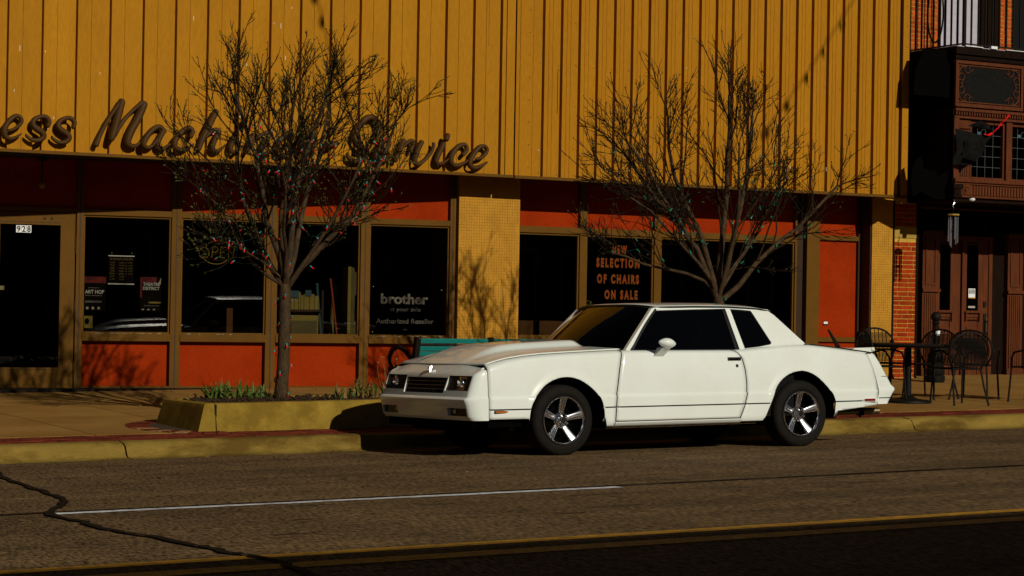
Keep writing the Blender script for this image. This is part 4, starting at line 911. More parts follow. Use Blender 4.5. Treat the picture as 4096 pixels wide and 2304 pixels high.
# ================================================================ hanging decorations on the bay
t=thing('fabric_decoration','crumpled black fabric figure with a red ribbon hanging on the bay window','decoration',(22.2,23.9,3.4))
def cloth(poly,seed,y0,amp):
    rr=random.Random(seed); cx=sum(p[0] for p in poly)/len(poly); cz=sum(p[1] for p in poly)/len(poly); N=len(poly); rows=[]
    for s in (0,.35,.7,1):
        rows.append([(cx+(x-cx)*s,y0-amp*(1-s)*1.2+rr.uniform(-amp,amp)*(.4+.6*s),cz+(z-cz)*s) for x,z in poly]+[None])
        rows[-1][-1]=rows[-1][0]
    w=MB(); w.grid(rows,flip=True); return w
cloth([(21.80,4.032),(21.747,3.708),(21.676,3.571),(21.693,3.484),(21.869,3.514),(22.076,3.502),(22.104,3.548),(22.251,3.644),(22.366,3.851),(22.498,3.982),(22.215,3.955),(22.065,3.991)],3,23.94,.07).build('cloak','black_fabric',t,smooth=180)
cloth([(21.974,4.075),(22.18,4.165),(22.361,4.108),(22.407,4.033),(22.213,4.044)],5,23.9,.04).build('hood','black_fabric',t)
cloth([(21.86,3.86),(22.12,3.90),(22.25,3.76),(22.08,3.56),(21.85,3.6)],9,23.86,.05).build('fold','black_fabric',t)
rp=[(22.259,3.968),(22.334,3.957),(22.423,3.989),(22.527,4.073),(22.6,4.144),(22.675,4.205),(22.749,4.277)]
rr=random.Random(2)
for i in range(len(rp)-1):
    (a,b),(c_,d)=rp[i],rp[i+1]; wd=.018+.012*(i%2)
    w=MB(); w.add([(a,23.88,b-wd/2),(c_,23.86,d-wd/2),(c_+.008,23.9,d+wd/2),(a+.004,23.87,b+wd/2)],[(0,1,2,3)])
    w.build('ribbon','ribbon',t)
w=MB(); w.tube([(22.749,23.88,4.277),(22.79,24.06,4.32)],.004,5); w.build('tie','ribbon',t)
t=thing('wind_chime','silver wind chime hanging under the bay corner','wind chime',(21.82,24.0,2.4))
w=MB(); w.tube([(21.82,24.02,3.0),(21.835,24.02,2.985),(21.84,24.02,2.955),(21.815,24.02,2.925),(21.812,24.02,2.895),(21.83,24.02,2.872)],.008,8); w.build('hook','chime',t)
w=MB(); w.tube([(21.82,24.02,2.88),(21.82,24.02,2.78)],.003,5); w.build('cord','black_trim',t)
w=MB(); w.lathe([(0,0),(.085,0),(.085,.022),(0,.022)],8,Matrix.Translation((21.82,24.02,2.765))); w.build('top_disc','stone',t)
for i,l in enumerate((.40,.44,.36,.42,.33,.38)):
    a=R(60*i+10); w=MB(); w.tube([(21.82+.066*math.cos(a),24.02+.066*math.sin(a),2.745),(21.82+.066*math.cos(a),24.02+.066*math.sin(a),2.745-l)],.0105,8); w.build('chime_tube','chime',t,smooth=60)
w=MB(); w.lathe([(0,0),(.03,0),(.03,.012),(0,.012)],10,Matrix.Translation((21.82,24.02,2.55))); w.tube([(21.82,24.02,2.77),(21.82,24.02,2.55)],.002,4); w.build('clapper','black_trim',t)

# ================================================================ street furniture
def S3(*a): return [Vector(p) for p in a]
bx0,bx1,by=12.13,14.05,22.40; bz=zwalk(13,22.4)
t=thing('park_bench','teal slatted bench with black iron ends facing the shop','bench',(13.09,by,bz))
w=MB(); w.box(-(bx1-bx0)/2,(bx1-bx0)/2,-.012,.012,-.029,.029,bev=.006); sl=w.mesh('slat',['teal'])
TB=Matrix.Rotation(R(-10),4,'X')                             # back leans towards the street
def backpt(h): return Vector((13.09,by+.17*(1-h/.76)-.02,bz+h))
for h in (.725,.635,.573,.511,.449):
    M=Matrix.Translation(backpt(h))@Matrix.Rotation(R(12),4,'X'); link('slat',sl,t,M)
for k in range(6): link('slat',sl,t,Matrix.Translation((13.09,by+.22+.066*k,bz+.42))@Matrix.Rotation(R(90),4,'X'))
for x in (bx0-.02,13.09,bx1+.02):
    w=MB(); thk=.03
    a=backpt(.775); b=backpt(.40)
    w.prism([(a.y-.035,a.z),(a.y+.035,a.z-.01),(b.y+.05,b.z),(b.y+.02,bz+.0),(b.y-.05,bz),(b.y-.045,b.z)],'x',x-thk,x+thk)
    w.box(x-thk,x+thk,b.y,by+.66,bz+.36,bz+.405)
    w.prism([(by+.58,bz+.38),(by+.64,bz+.38),(by+.68,bz),(by+.60,bz)],'x',x-thk,x+thk)
    f_=w.build('end_frame','iron',t)
    if x!=13.09:
        w=MB(); w.tube([(x,by+.13,bz+.50),(x,by+.28,bz+.60),(x,by+.45,bz+.645),(x,by+.60,bz+.61),(x,by+.68,bz+.52),(x,by+.66,bz+.44),(x,by+.6,bz+.39)],[.02,.028,.03,.03,.028,.024,.02],8); w.build('armrest','iron',t,smooth=180)
    if x<13: w=MB(); w.ball((x+.0,a.y-.04,a.z-.02),.012,8,5); w.build('bolt','chrome',t)
w=MB(); w.box(bx0,bx1,backpt(.69).y-.008,backpt(.69).y+.008,bz+.672,bz+.690); w.build('tie_bar','iron',t)

# cafe table
tz=zwalk(18.28,20.9)
t=thing('cafe_table','round black cafe table on a pedestal behind the car tail','table',(18.28,20.9,tz))
w=MB(); w.lathe([(.0,.690),(.50,.690),(.555,.705),(.565,.72),(.555,.732),(0,.735)],36,Matrix.Translation((18.28,20.9,tz))); w.build('tabletop','iron',t,smooth=40)
w=MB(); w.lathe([(.05,.02),(.045,.1),(.04,.69)],14,Matrix.Translation((18.28,20.9,tz))); w.build('pedestal','iron',t,smooth=40)
w=MB(); w.lathe([(0,.0),(.30,0),(.29,.025),(.12,.05),(.05,.09),(0,.09)],24,Matrix.Translation((18.28,20.9,tz))); w.build('base','iron',t,smooth=40)
# wrought iron chairs: one built, the others copied
def build_chair(M,label,group):
    t=thing('cafe_chair',label,'chair',M=M,group=group); P=lambda *a:M@Vector(a)
    w=MB(); w.box(-.22,.22,-.22,.22,.435,.455,M,bev=.008); w.build('seat','iron',t)
    for sx in (-1,1):
        for (px,py,qx,qy) in ((.215,-.205,.235,-.235),(.20,.205,.25,.31)):
            w=MB(); w.tube([P(sx*px,py,.445),P(sx*(px*.5+qx*.5),(py+qy)/2-.01*(1 if py>0 else 0),.22),P(sx*qx,qy,.012)],[.0125,.0125,.0125],8)
            w.lathe([(.016,0),(.018,.012),(.012,.022)],8,M@Matrix.Translation((sx*qx,qy,0))); w.build('leg','iron',t,smooth=60)
    hp=[]
    for a in np.linspace(0,180,15):
        x=-.285*math.cos(R(a)); z=.62+.27*math.sin(R(a))**.8; hp.append(P(x,.21+.05*(z-.45)/.4+.0,z))
    w=MB(); w.tube([P(-.20,.205,.445),P(-.255,.215,.54)]+hp+[P(.255,.215,.54),P(.20,.205,.445)],.0135,8); w.build('back_frame','iron',t,smooth=180)
    for sx in (-1,1):
        w=MB(); w.tube([P(sx*.285,.22,.62),P(sx*.30,.12,.665),P(sx*.29,-.02,.66),P(sx*.265,-.15,.63),P(sx*.235,-.20,.55),P(sx*.215,-.205,.445)],.0125,8); w.build('armrest','iron',t,smooth=180)
    for k in range(7):
        x=-.165+.055*k; zt=.62+.27*math.sqrt(max(0,1-(x/.285)**2))**.8
        w=MB(); w.tube([P(x*.8,.212,.455),P(x*1.05,.225,.62),P(x,.21+.05*(zt-.45)/.4,zt)],.006,5); w.build('back_bar','iron',t)
    w=MB()
    for k in range(24):
        z=.47+.0155*k; hw=.20+.05*min(1,(z-.45)/.15)-(.0 if z<.66 else .25*(z-.66))
        w.tube([P(-hw,.213+.05*(z-.45)/.4,z),P(hw,.213+.05*(z-.45)/.4,z)],.0048,4)
    tag(w.build('back_mesh','iron',t),kind='stuff')
    return t
def chairM(x,y,rz): return Matrix.Translation((x,y,zwalk(x,y)))@Matrix.Rotation(R(rz),4,'Z')
GRP='black wrought iron cafe chairs on the pavement'
ch=build_chair(chairM(18.02,21.1,72),'black iron chair at the far left of the table seen through its curved bars',GRP)
for (x,y,rz,lb) in ((18.62,21.75,-10,'black iron chair behind the round table with arched back against brick wall'),
                    (18.66,20.42,172,'black iron chair right of the table with wide arched back towards the street'),
                    (19.55,21.05,120,'black iron chair in front of the restaurant doors beyond the arched chair'),
                    (19.98,20.45,200,'black iron chair cut by the right edge of the picture'),
                    (19.02,21.35,-75,'black iron chair at the far right of the table facing it')):
    dup(ch,chairM(x,y,rz),lb,GRP)
# cast iron post
pz=zwalk(21.6,24.2)
t=thing('iron_post','black ringed cast iron ornamental post with ball finial near the doors','post',(21.68,24.2,pz))
M=Matrix.Translation((21.68,24.2,pz))
w=MB(); w.lathe([(0,0),(.135,0),(.145,.04),(.145,.09),(.125,.105),(.14,.12),(.14,.20),(.12,.215),(.13,.23),(.13,.30),(.11,.315),(.118,.33),(.112,.40),(.085,.44),(.09,.46),(.06,.51),(.05,.54)],20,M); w.build('urn_base','iron',t,smooth=50)
w=MB(); w.lathe([(.06,.54),(.05,.62),(.065,.66),(.045,.70),(.04,.84),(.06,.87),(.035,.9)],16,M); w.build('shaft','iron',t,smooth=50)
w=MB(); w.ball(M@Vector((0,0,.955)),.075,16,10); w.build('finial','iron',t,smooth=180)
w=MB(); w.box(-.05,.03,-.066,-.06,.69,.76,M); w.build('white_tag','white_print',t)
# slanted bar behind the trunk
w=MB(); M=Matrix.Translation((0,22.5,0))
w.prism([(18.29,1.10),(18.306,1.104),(18.48,.90),(18.96,.33),(18.91,.30),(18.43,.88)],'y',-.012,.012,M=M)
tag(w.build('slanted_bar','iron'),'dark tapered slanted bar rising behind the car trunk','bar')
t_=thing('soffit_lamp','small dim yellow lamp under the soffit above the shop door','lamp',(8.7,25.2,2.95))
w=MB(); w.ball((8.62,25.5,2.70),.045,10,6); w.build('globe','gold_print',t_,smooth=180)
w=MB(); w.tube([(8.62,25.5,2.73),(8.62,25.5,3.05)],.012,6); w.lathe([(.06,0),(.06,.03),(.03,.05)],10,Matrix.Translation((8.62,25.5,2.99))); w.build('stem','frame_dk',t_)

# ================================================================ bare street trees
def build_tree(base,fork_z,spec,seed,label,budmat,budrate,env):
    rr=random.Random(seed); bz=base[2]
    t=thing('bare_tree',label,'tree',base,0,'bare street trees')
    tips=[]; nodes=[]; BR=MB(); TW=MB(); BUD=MB()
    def inside(p):
        dx=(p.x-base[0]-env[3])/env[0]; dy=(p.y-base[1])/env[0]; dz=(p.z-env[1])/(env[2]-env[1])
        return (dx*dx+dy*dy)**1.5+max(dz,0)**3<1.0 
    def rot(d,ang,az):
        a=d.orthogonal().normalized(); a.rotate(Matrix.Rotation(az,3,d)); return (d*math.cos(ang)+a*math.sin(ang)).normalized()
    def grow(p,d,L,r,lvl,mb,trop):
        n=6 if lvl==1 else (5 if lvl==2 else 3)
        pts=[p]; rad=[r]; dirs=[d]; rend=r*(.42 if lvl<3 else .6)
        for i in range(n):
            d=(d+Vector((rr.gauss(0,1),rr.gauss(0,1),rr.gauss(0,1)))*(.12 if lvl==1 else .17)+Vector((0,0,trop))).normalized()
            p=p+d*(L/n); pts.append(p); rad.append(r+(rend-r)*(i+1)/n); dirs.append(d)
            if i>0 and not inside(p): break
        mb.tube(pts,rad,8 if lvl==1 else (5 if lvl==2 else 3),cap=False)
        if lvl<=2: nodes.extend([(q,rd) for q,rd in zip(pts,rad)])
        return pts,rad,dirs
    def bud(p,d):
        for k in range(rr.choice((1,2,2,3))):
            a=rot(d,rr.uniform(.1,.9),rr.uniform(0,6.28)); s=rr.uniform(.016,.034); sd=a.orthogonal().normalized()*s*.22
            BUD.add([p,p+a*s*.5+sd,p+a*s,p+a*s*.5-sd,p+a*s*.5+a.cross(sd)],[(0,1,4),(1,2,4),(2,3,4),(3,0,4)])
    def kids(pts,rad,dirs,lvl,L):
        n=len(pts)-1
        if n<1: return
        if lvl==1: cnt,ls=rr.randint(8,9),(.26,.60)
        elif lvl==2: cnt,ls=rr.randint(6,7),(.25,.50)
        else: cnt,ls=rr.randint(3,4),(.3,.55)
        for k in range(cnt):
            s=rr.uniform(.2,1.0)**.85 if lvl==1 else rr.uniform(.15,1.0)
            if k<2: s=1.0
            f=s*n; i=min(int(f),n-1); p=pts[i].lerp(pts[i+1],f-i); d=dirs[min(i+1,n)]
            ang=rr.uniform(.35,.85) if s<.99 else rr.uniform(.15,.5)
            nd=rot(d,ang,rr.uniform(0,6.283))
            if lvl==1:
                nd=(nd+Vector((0,0,.15))).normalized(); l=L*rr.uniform(*ls)*(1.0 if s<.99 else .9)
                q=grow(p,nd,l,max(.0055,rad[i]*rr.uniform(.36,.55)),2,BR,.07); kids(*q,2,l)
            elif lvl==2:
                nd=(nd+Vector((0,0,.12))).normalized(); l=max(.09,L*rr.uniform(*ls)); q=grow(p,nd,l,.0052,3,TW,.05); kids(*q,3,l)
            else:
                l=rr.uniform(.05,.15); q0=p+nd*l*.5; q1=q0+(nd+Vector((rr.gauss(0,.2),rr.gauss(0,.2),.15))).normalized()*l*.5
                TW.tube([p,q0,q1],[.0044,.0036,.0026],3,cap=False)
                if rr.random()<budrate: bud(q1,nd)
                if rr.random()<budrate*.5: bud(q0,nd)
    # trunk
    fk=Vector((base[0]+spec['lean'],base[1],fork_z)); r0,r1=spec['r']
    n=9; tp=[]; tr=[]
    for i in range(n+1):
        s=i/n; p=Vector(base).lerp(fk,s)+Vector((.012*math.sin(4*s+seed),.01*math.cos(3*s),-.03 if i==0 else 0)); tp.append(p); tr.append((r0+(r1-r0)*s)*(1+.35*max(0,1-s*7))*(1+rr.uniform(-.03,.03)))
    tp.append(fk+Vector((0,0,.10))); tr.append(r1*.75)
    w=MB(); w.tube(tp,tr,14); w.build('trunk','bark',t,smooth=180)
    for (az,tilt,L,r,dz) in spec['limbs']:
        d=Vector((math.sin(R(tilt))*math.cos(R(az)),math.sin(R(tilt))*math.sin(R(az)),math.cos(R(tilt))))
        w=MB(); q=grow(fk+Vector((0,0,dz))-d*.02,d,L,r,1,w,.035); w.build('limb','bark',t,smooth=180); kids(*q,1,L)
    tag(BR.build('branches','branch',t,smooth=180),kind='stuff'); tag(TW.build('twigs','twig',t),kind='stuff')
    tag(BUD.build('leaf_buds',budmat,t),kind='stuff')
    return t,nodes
b1=(9.33,20.12,zp(9.33)-.03)
t1,nodes1=build_tree(b1,1.47,dict(lean=.03,r=(.066,.060),limbs=[(184,36,2.1,.034,.0),(176,22,2.05,.036,.05),(120,12,1.95,.034,.06),(30,7,2.05,.038,.08),(4,21,2.05,.034,.04),(-8,37,2.1,.032,.0),(250,26,1.75,.028,.02),(300,34,1.6,.026,.0),(8,56,1.35,.020,.06),(182,54,1.35,.020,.04),(200,64,.8,.013,.08),(215,45,1.5,.024,.02)]),19,
  'bare budding tree in the planter left of the white car','bud',.75,(1.28,2.62,3.38,.05))
b2=(14.92,20.35,zp(14.92)-.03)
t2,nodes2=build_tree(b2,1.42,dict(lean=.0,r=(.07,.062),limbs=[(180,40,2.1,.036,.02),(172,26,2.15,.036,.05),(150,12,2.2,.036,.08),(20,6,2.35,.042,.08),(0,22,2.2,.036,.06),(-6,42,2.1,.036,.0),(255,30,1.9,.028,.02),(80,34,1.7,.026,.0),(4,53,1.6,.022,.08),(182,53,1.65,.023,.10),(40,46,1.5,.020,.06),(210,42,1.7,.024,.05)]),142,
  'bare street tree standing behind the roof of the white car','bud_dk',.35,(1.45,2.7,3.62,-.04))
def light_string(nodes,n,zmax,zmin,seed,label,mts,clear=0.,trunk=None):
    rr=random.Random(seed); c=[q for q,r in nodes if zmin<q.z<zmax]
    root=thing('string_lights',label,'string lights',trunk,0,'strings of small lights in the bare trees')
    picks=rr.sample(c,min(n,len(c)))
    picks.sort(key=lambda q:(round(math.atan2(q.y-trunk[1],q.x-trunk[0])*2.2),q.z if int(math.atan2(q.y-trunk[1],q.x-trunk[0])*2.2)%2 else -q.z))
    b=MB(); b.lathe([(0,-.034),(.004,-.030),(.0085,-.018),(.0075,-.006),(.006,0)],6,mi=0); b.lathe([(.0065,0),(.0065,.016),(.003,.022),(0,.022)],6,mi=1)
    me=b.mesh('bulb',[mts[0],mts[1]]); mc=b.mesh('bulb',['bulb_clear','socket_teal'])
    pts=[]
    for q in picks:
        p=q+Vector((rr.uniform(-.05,.05),rr.uniform(-.06,.03),rr.uniform(-.05,.02)))
        M=Matrix.Translation(p)@Matrix.Rotation(rr.uniform(-.9,.9),4,'X')@Matrix.Rotation(rr.uniform(-.9,.9),4,'Y')
        link('bulb',mc if rr.random()<clear else me,root,M); pts.append(M@Vector((0,0,.022)))
    w=MB(); run=[]
    for a,b_ in zip(pts[:-1],pts[1:]):
        if (a-b_).length<.55: w.tube([a,a.lerp(b_,.5)+Vector((0,0,-.03)),b_],.0022,3,cap=False)
    if trunk:
        tp=[]
        for i in range(90):
            s=i/89; a=s*26+seed; z=trunk[2]+.05+s*1.05; tp.append((trunk[0]+.073*math.cos(a),trunk[1]+.073*math.sin(a),z))
            if i%6==0: link('bulb',me,root,Matrix.Translation((trunk[0]+.088*math.cos(a),trunk[1]+.088*math.sin(a),z))@Matrix.Rotation(rr.uniform(-1,1),4,'X'))
        w.tube(tp,.0028,4)
    tag(w.build('wire','wire',root),kind='stuff')
light_string(nodes1,120,3.1,1.55,5,'string of red bulbs with teal sockets in the tree left of the car',('bulb_red','socket_teal'),0,(9.345,20.12,zp(9.33)))
light_string(nodes2,75,3.2,1.5,6,'string of green and a few clear bulbs in the tree behind the car',('bulb_green','bulb_green'),.07,(14.92,20.35,zp(14.92)))

# ================================================================ the white coupe (local x to the rear, y to the far side, z up)
ex=Vector((1,0,G)).normalized(); ez=Vector((-G,CROSS,1)).normalized(); ey=ez.cross(ex)
CM=Matrix.Identity(4)
for i in range(3): CM[i][0],CM[i][1],CM[i][2]=ex[i],ey[i],ez[i]
CM[0][3],CM[1][3],CM[2][3]=XF,YC,0
car=thing('parked_car','white eighties two door coupe with chrome wheels parked at the kerb','car',M=CM)
def cp(nm,mt_,w,parent=None,smooth=None,solid=0.,M=None,fix=True):
    me=w.mesh(nm,mt_,None)
    if fix:
        import bmesh
        b=bmesh.new(); b.from_mesh(me); bmesh.ops.remove_doubles(b,verts=b.verts,dist=3e-4)
        bmesh.ops.dissolve_degenerate(b,edges=b.edges,dist=1e-5); b.to_mesh(me); b.free()
    if smooth is not None:
        me.polygons.foreach_set('use_smooth',[True]*len(me.polygons))
        if smooth<180: me.set_sharp_from_angle(angle=R(smooth))
    o=bpy.data.objects.new(nm,me); COL.objects.link(o); p=parent or car; o.parent=p
    if M is not None: o.matrix_basis=M
    WM[o]=WM[p]
    if solid:
        md=o.modifiers.new('thickness','SOLIDIFY'); md.thickness=solid; md.offset=-1
        if nm!='hood': me.materials.append(MT['black_trim']); md.material_offset_rim=1
    return o
def interp(x,pts):
    xs=[p[0] for p in pts]; ys_=[p[1] for p in pts]
    return float(np.interp(x,xs,ys_))
FARCH=[(-.402,.25),(-.400,.334),(-.378,.45),(-.332,.530),(-.27,.603),(-.207,.654),(-.12,.694),(-.03,.713),(.05,.713),(.14,.692),(.215,.655),(.30,.595),(.375,.515),(.408,.41),(.42,.25)]
RARCH=[(2.235,.24),(2.262,.29),(2.331,.433),(2.385,.54),(2.432,.613),(2.50,.672),(2.59,.716),(2.69,.737),(2.76,.737),(2.85,.712),(2.93,.668),(2.99,.620),(3.06,.555),(3.112,.486),(3.142,.40),(3.155,.25)]
def smoothed(P,k=4):
    out=[];n=len(P)
    for i in range(n-1):
        p0=P[max(i-1,0)];p1=P[i];p2=P[i+1];p3=P[min(i+2,n-1)]
        for j in range(k):
            t=j/k; out.append(tuple(.5*((2*b)+(-a+c)*t+(2*a-5*b+4*c-d)*t*t+(-a+3*b-3*c+d)*t**3) for a,b,c,d in zip(p0,p1,p2,p3)))
    out.append(P[-1]); return out
FA=smoothed(FARCH); RA=smoothed(RARCH)
FZT=[(-.84,.815),(-.70,.853),(-.578,.881),(-.4,.905),(-.205,.921),(.0,.931),(.302,.943),(.66,.956)]
QZT=[(1.95,.946),(2.13,.957),(2.3,.970),(2.5,.984),(2.75,.997),(2.9,.993),(3.1,.974),(3.3,.953),(3.6,.918),(3.70,.905)]
def sst(t): t=min(max(t,0),1); return t*t*(3-2*t)
def ys(x,z):
    y=-.03
    if z>.545: t=(z-.545)/.42; y+=.052*t*t
    elif z>.531: y-=.013*(.545-z)/.014
    else:
        y-=.013
        if .4245<z<.4355: y+=.011
    if z<.295: y+=.45*(.295-z)
    if x<-.35: y+=.036*((-.35-x)/.5)**2
    if x>3.0: y+=.065*((x-3.0)/.7)**2
    for wx,wr in ((.01,.395),(2.72,.415)):
        r=math.hypot(x-wx,(z-.32)); y-=.016*sst((wr+.075-r)/.075)*(1 if z>.3 else 0)
    return y
LEV=[.25,.272,.296,.32,.345,.37,.40,.416,.4235,.4255,.4345,.4365,.45,.475,.505,.529,.532,.545,.549,.56,.58,.60,.62,.64,.66,.68,.70,.72,.74,.76,.78,.80,.82,.84,.86,.88,.90,.92,.94,.96]
RT=.055
def side_panel(xl,xr,us,bot,ztop,far=False,lo=.25):
    cols=[]
    for u in us:
        X=lambda z:xl(z)+(xr(z)-xl(z))*u
        zb=.3
        for _ in range(8): zb=bot(X(zb))
        zt=ztop(X(.93)); col=[]
        for L in LEV:
            z=min(max(L,zb),zt-RT); x=X(z); col.append((x,ys(x,z),z))
        for k in range(1,8):
            a=k/7*math.pi/2; z=zt-RT+RT*math.sin(a); x=X(min(z,.95)); col.append((x,ys(x,zt-RT)+.075*(1-math.cos(a))+.35*(z-zt+RT)*.1,z))
        if far: col=[(p[0],1.76-p[1],p[2]) for p in col]
        cols.append(col)
    w=MB(); w.grid(cols,flip=not far); return w
DF=[(.25,.537),(.54,.560),(.75,.60),(.956,.655)]
DR=[(.25,1.965),(.298,1.972),(.42,2.030),(.528,2.059),(.618,2.062),(.75,2.054),(.866,2.030),(.95,1.966),(1.0,1.93)]
TS=[(.36,3.735),(.545,3.758),(.757,3.705),(.916,3.63),(1.,3.60)]
def fbot(x):
    if -.402<x<.42: return max(interp(x,FA),.25)
    return .345 if x<0 else .25
def qbot(x):
    if 2.235<x<3.155: return max(interp(x,RA),.262)
    return .262 if x<2.5 else interp(x,[(3.15,.338),(3.75,.388)])
gp=.0055
def ulist(a,b,extra,n):
    L=[a+(b-a)*i/n for i in range(n+1)]+[e for e in extra if a<e<b]
    L=sorted(L); out=[L[0]]
    for v in L[1:]:
        if v-out[-1]>.0015: out.append(v)
    return [(v-a)/(b-a) for v in out]
for far in (False,True):
    us=ulist(-.80,.545,[p[0] for p in FA]+[-.4025,.4205],34)
    o=cp('front_fender','paint',side_panel(lambda z:-.80+gp,lambda z:interp(z,DF)-gp,us,fbot,lambda x:interp(x,FZT),far),smooth=28,solid=.014)
    dz=lambda x:interp(x,[(.5,.955),(2.1,.948)])
    d=cp('door','paint',side_panel(lambda z:interp(z,DF)+gp,lambda z:interp(z,DR)-gp,[i/30 for i in range(31)],lambda x:.300,dz,far),smooth=28,solid=.014)
    us=ulist(1.97,3.74,[p[0] for p in RA]+[2.2345,3.1555],40)
    q=cp('rear_quarter','paint',side_panel(lambda z:interp(z,DR)+gp,lambda z:interp(z,TS)-gp,us,qbot,lambda x:interp(x,QZT),far),smooth=28,solid=.014)
    w=MB(); fy=(lambda y:1.76-y) if far else (lambda y:y)
    w.grid([[(x,fy(ys(x,.3)+.006),.292),(x,fy(ys(x,.3)+.0),.285),(x,fy(ys(x,.27)+.004),.262),(x,fy(ys(x,.25)+.02),.248),(x,fy(.10),.243)] for x in [.54+(1.99-.54)*i/10 for i in range(11)]],flip=far)
    cp('rocker_panel','paint',w,smooth=40)
    w=MB(); w.tube([(.46,fy(.012),.238),(1.2,fy(.01),.236),(2.2,fy(.012),.243)],.0045,5); cp('sill_trim','chrome',w)
for far in (False,True):
    fy=(lambda y:1.76-y) if far else (lambda y:y)
    for xs_ in (np.linspace(-.79,-.385,8),np.linspace(.425,.546,4),np.linspace(.562,2.022,24),np.linspace(2.038,2.318,6),np.linspace(3.13,3.722,10)):
        w=MB(); w.grid([[(x,fy(ys(x,.44)-.0015),z) for x in xs_] for z in (.4262,.4338)],flip=far); cp('moulding_line','black_trim',w)
# dark seams behind the panel gaps
w=MB()
def seam(P,inset=.022,wd=.012):
    w.grid([[(x-wd,ys(x,z)+inset,z) for x,z in P],[(x+wd,ys(x,z)+inset,z) for x,z in P]])
seam([(interp(z,DF),z) for z in np.linspace(.26,.95,14)]); seam([(interp(z,DR),z) for z in np.linspace(.30,.94,16)]); seam([(-.80,z) for z in np.linspace(.35,.80,10)]); seam([(interp(z,TS),z) for z in np.linspace(.39,.90,10)])
w.box(.56,1.96,.02,.05,.24,.30); tag(cp('panel_seams','black_trim',w),kind='stuff')
# hood with cowl scoop
def hood_rear(y): u=(y-.88)/.80; return .66-.32*(1-u*u)
def hood_z(x,y):
    u=(y-.88)/.805; z=interp(x,FZT)+.004+.034*(1-abs(u)**2.2)*sst((x+.95)/.6)+.010*(1-u*u)
    a=abs(y-.88); b=.052*sst((x+.86)/.55)
    z+=b*sst((.50-a)/.13)
    z-=.007*sst((-.74-x)/.09)
    z+=.010*sst((.10-abs(a-.60))/.10)*sst((x+.8)/.3)*(1-sst((x-.1)/.5))
    return z
w=MB(); ysn=[.076,.079,.09,.12,.16,.20,.24,.27,.30,.33,.36,.375,.39,.41,.43,.45,.47,.49,.51,.54,.60,.70,.80,.88]
ysn=ysn+[1.76-v for v in ysn[-2::-1]]
rows=[]
for y in ysn:
    x1=hood_rear(y); x0=-.835+.05*((y-.88)/.8)**2
    rows.append([(x0+(x1-x0)*i/40,y,hood_z(x0+(x1-x0)*i/40,y)-(.004 if y<.078 or y>1.682 else 0)) for i in range(41)])
w.grid(rows,flip=True); cp('hood','paint',w,smooth=30,solid=.012)
w=MB(); w.box(.28,.46,.42,1.34,.93,.995); cp('scoop_opening','black_trim',w)
w=MB(); rows=[]
for i in range(25):
    y=.085+1.59*i/24; u=(y-.88)/.8; xa=hood_rear(y)+.004; xb=.80-.33*(1-u*u)+.01; zz=.938+.028*(1-u*u)
    rows.append([(xa-.05,y,zz-.012),(xb,y,zz+.004)])
w.grid(rows,flip=True); cp('cowl','black_trim',w,smooth=60)
w=MB()
for (a,b) in (((.58,.42,.985),(.62,.95,1.01)),((.50,.95,.985),(.56,1.45,1.0))): w.tube([a,tuple((p+q)/2+(0 if k<2 else .006) for k,(p,q) in enumerate(zip(a,b))),b],.006,5)
cp('wiper','black_trim',w)
# ---- front fascia: plan curves at several heights, with real openings
XN=[(.335,-.965),(.355,-.982),(.375,-.992),(.445,-1.004),(.475,-1.014),(.505,-1.026),(.522,-1.028),(.531,-1.022),(.545,-.998),(.575,-.988),(.60,-.980),(.715,-.940),(.735,-.933),(.755,-.918),(.772,-.900),(.788,-.882),(.805,-.862),(.820,-.846),(.829,-.838),(.831,-.80)]
def fx(y,z):
    u=min(abs(y-.88)/.90,1); xa=interp(z,XN)+.022*u*u
    m_=min(y,1.76-y); yd=ysd_(z)
    if m_<.075:
        t=min(max((.075-m_)/(.075-yd),0),1); xa=xa+(-.7995-xa)*(1-math.sqrt(max(0,1-t*t)))
    return min(xa,-.7995)
def ysd_(z): return ys(-.80,min(z,.76))+(.055*sst((z-.76)/.075))
def fz(y,z):
    m_=min(y,1.76-y); return z-.022*sst((z-.735)/.08)*sst((.40-m_)/.34)*sst((m_-.02)/.07)-.006*sst((z-.78)/.03)*sst((.3-m_)/.3)
TT=[1,.975,.94,.89,.82,.73,.62,.5,.36,.2,.08]
half=[('t',t) for t in TT]+[.075,.16,.30,.40,.475,.490,.60,.74,.88]
def slant(m_):                                             # lamp and grille dividers lean outward towards the bottom
    return {.475:.012,.490:.012,.075:.006}.get(m_,0)
ysF=[(v,0) for v in half]+[(v,1) for v in half[-2::-1]]
rowsz=[p[0] for p in XN]; P=[]
for z in rowsz:
    r_=[]
    for v,side in ysF:
        if isinstance(v,tuple): m_=.075-v[1]*(.075-ysd_(z))
        else: m_=v+(slant(v)*(.735-z)/.16 if .57<z<.74 else 0)
        y=m_ if side==0 else 1.76-m_
        r_.append((fx(y,z),y,fz(y,z)))
    P.append(r_)
def hole(i,j):
    z0,z1=rowsz[i],rowsz[i+1]; (a,_),(b,_)=ysF[j],ysF[j+1]; zc=(z0+z1)/2
    if isinstance(a,tuple) or isinstance(b,tuple):
        return None
    mm=(a+b)/2
    if .075<mm<.475 and .60<=zc<=.735: return 'lamp'
    if mm>.490 and .575<=zc<=.715: return 'grille'
    if .075<mm<.40 and .375<=zc<=.445: return 'duct'
    return None
w=MB(); o_=w.n; c=len(ysF); w.v=[p for r_ in P for p in r_]; w.n=len(w.v)
D_=.05; wi=MB()
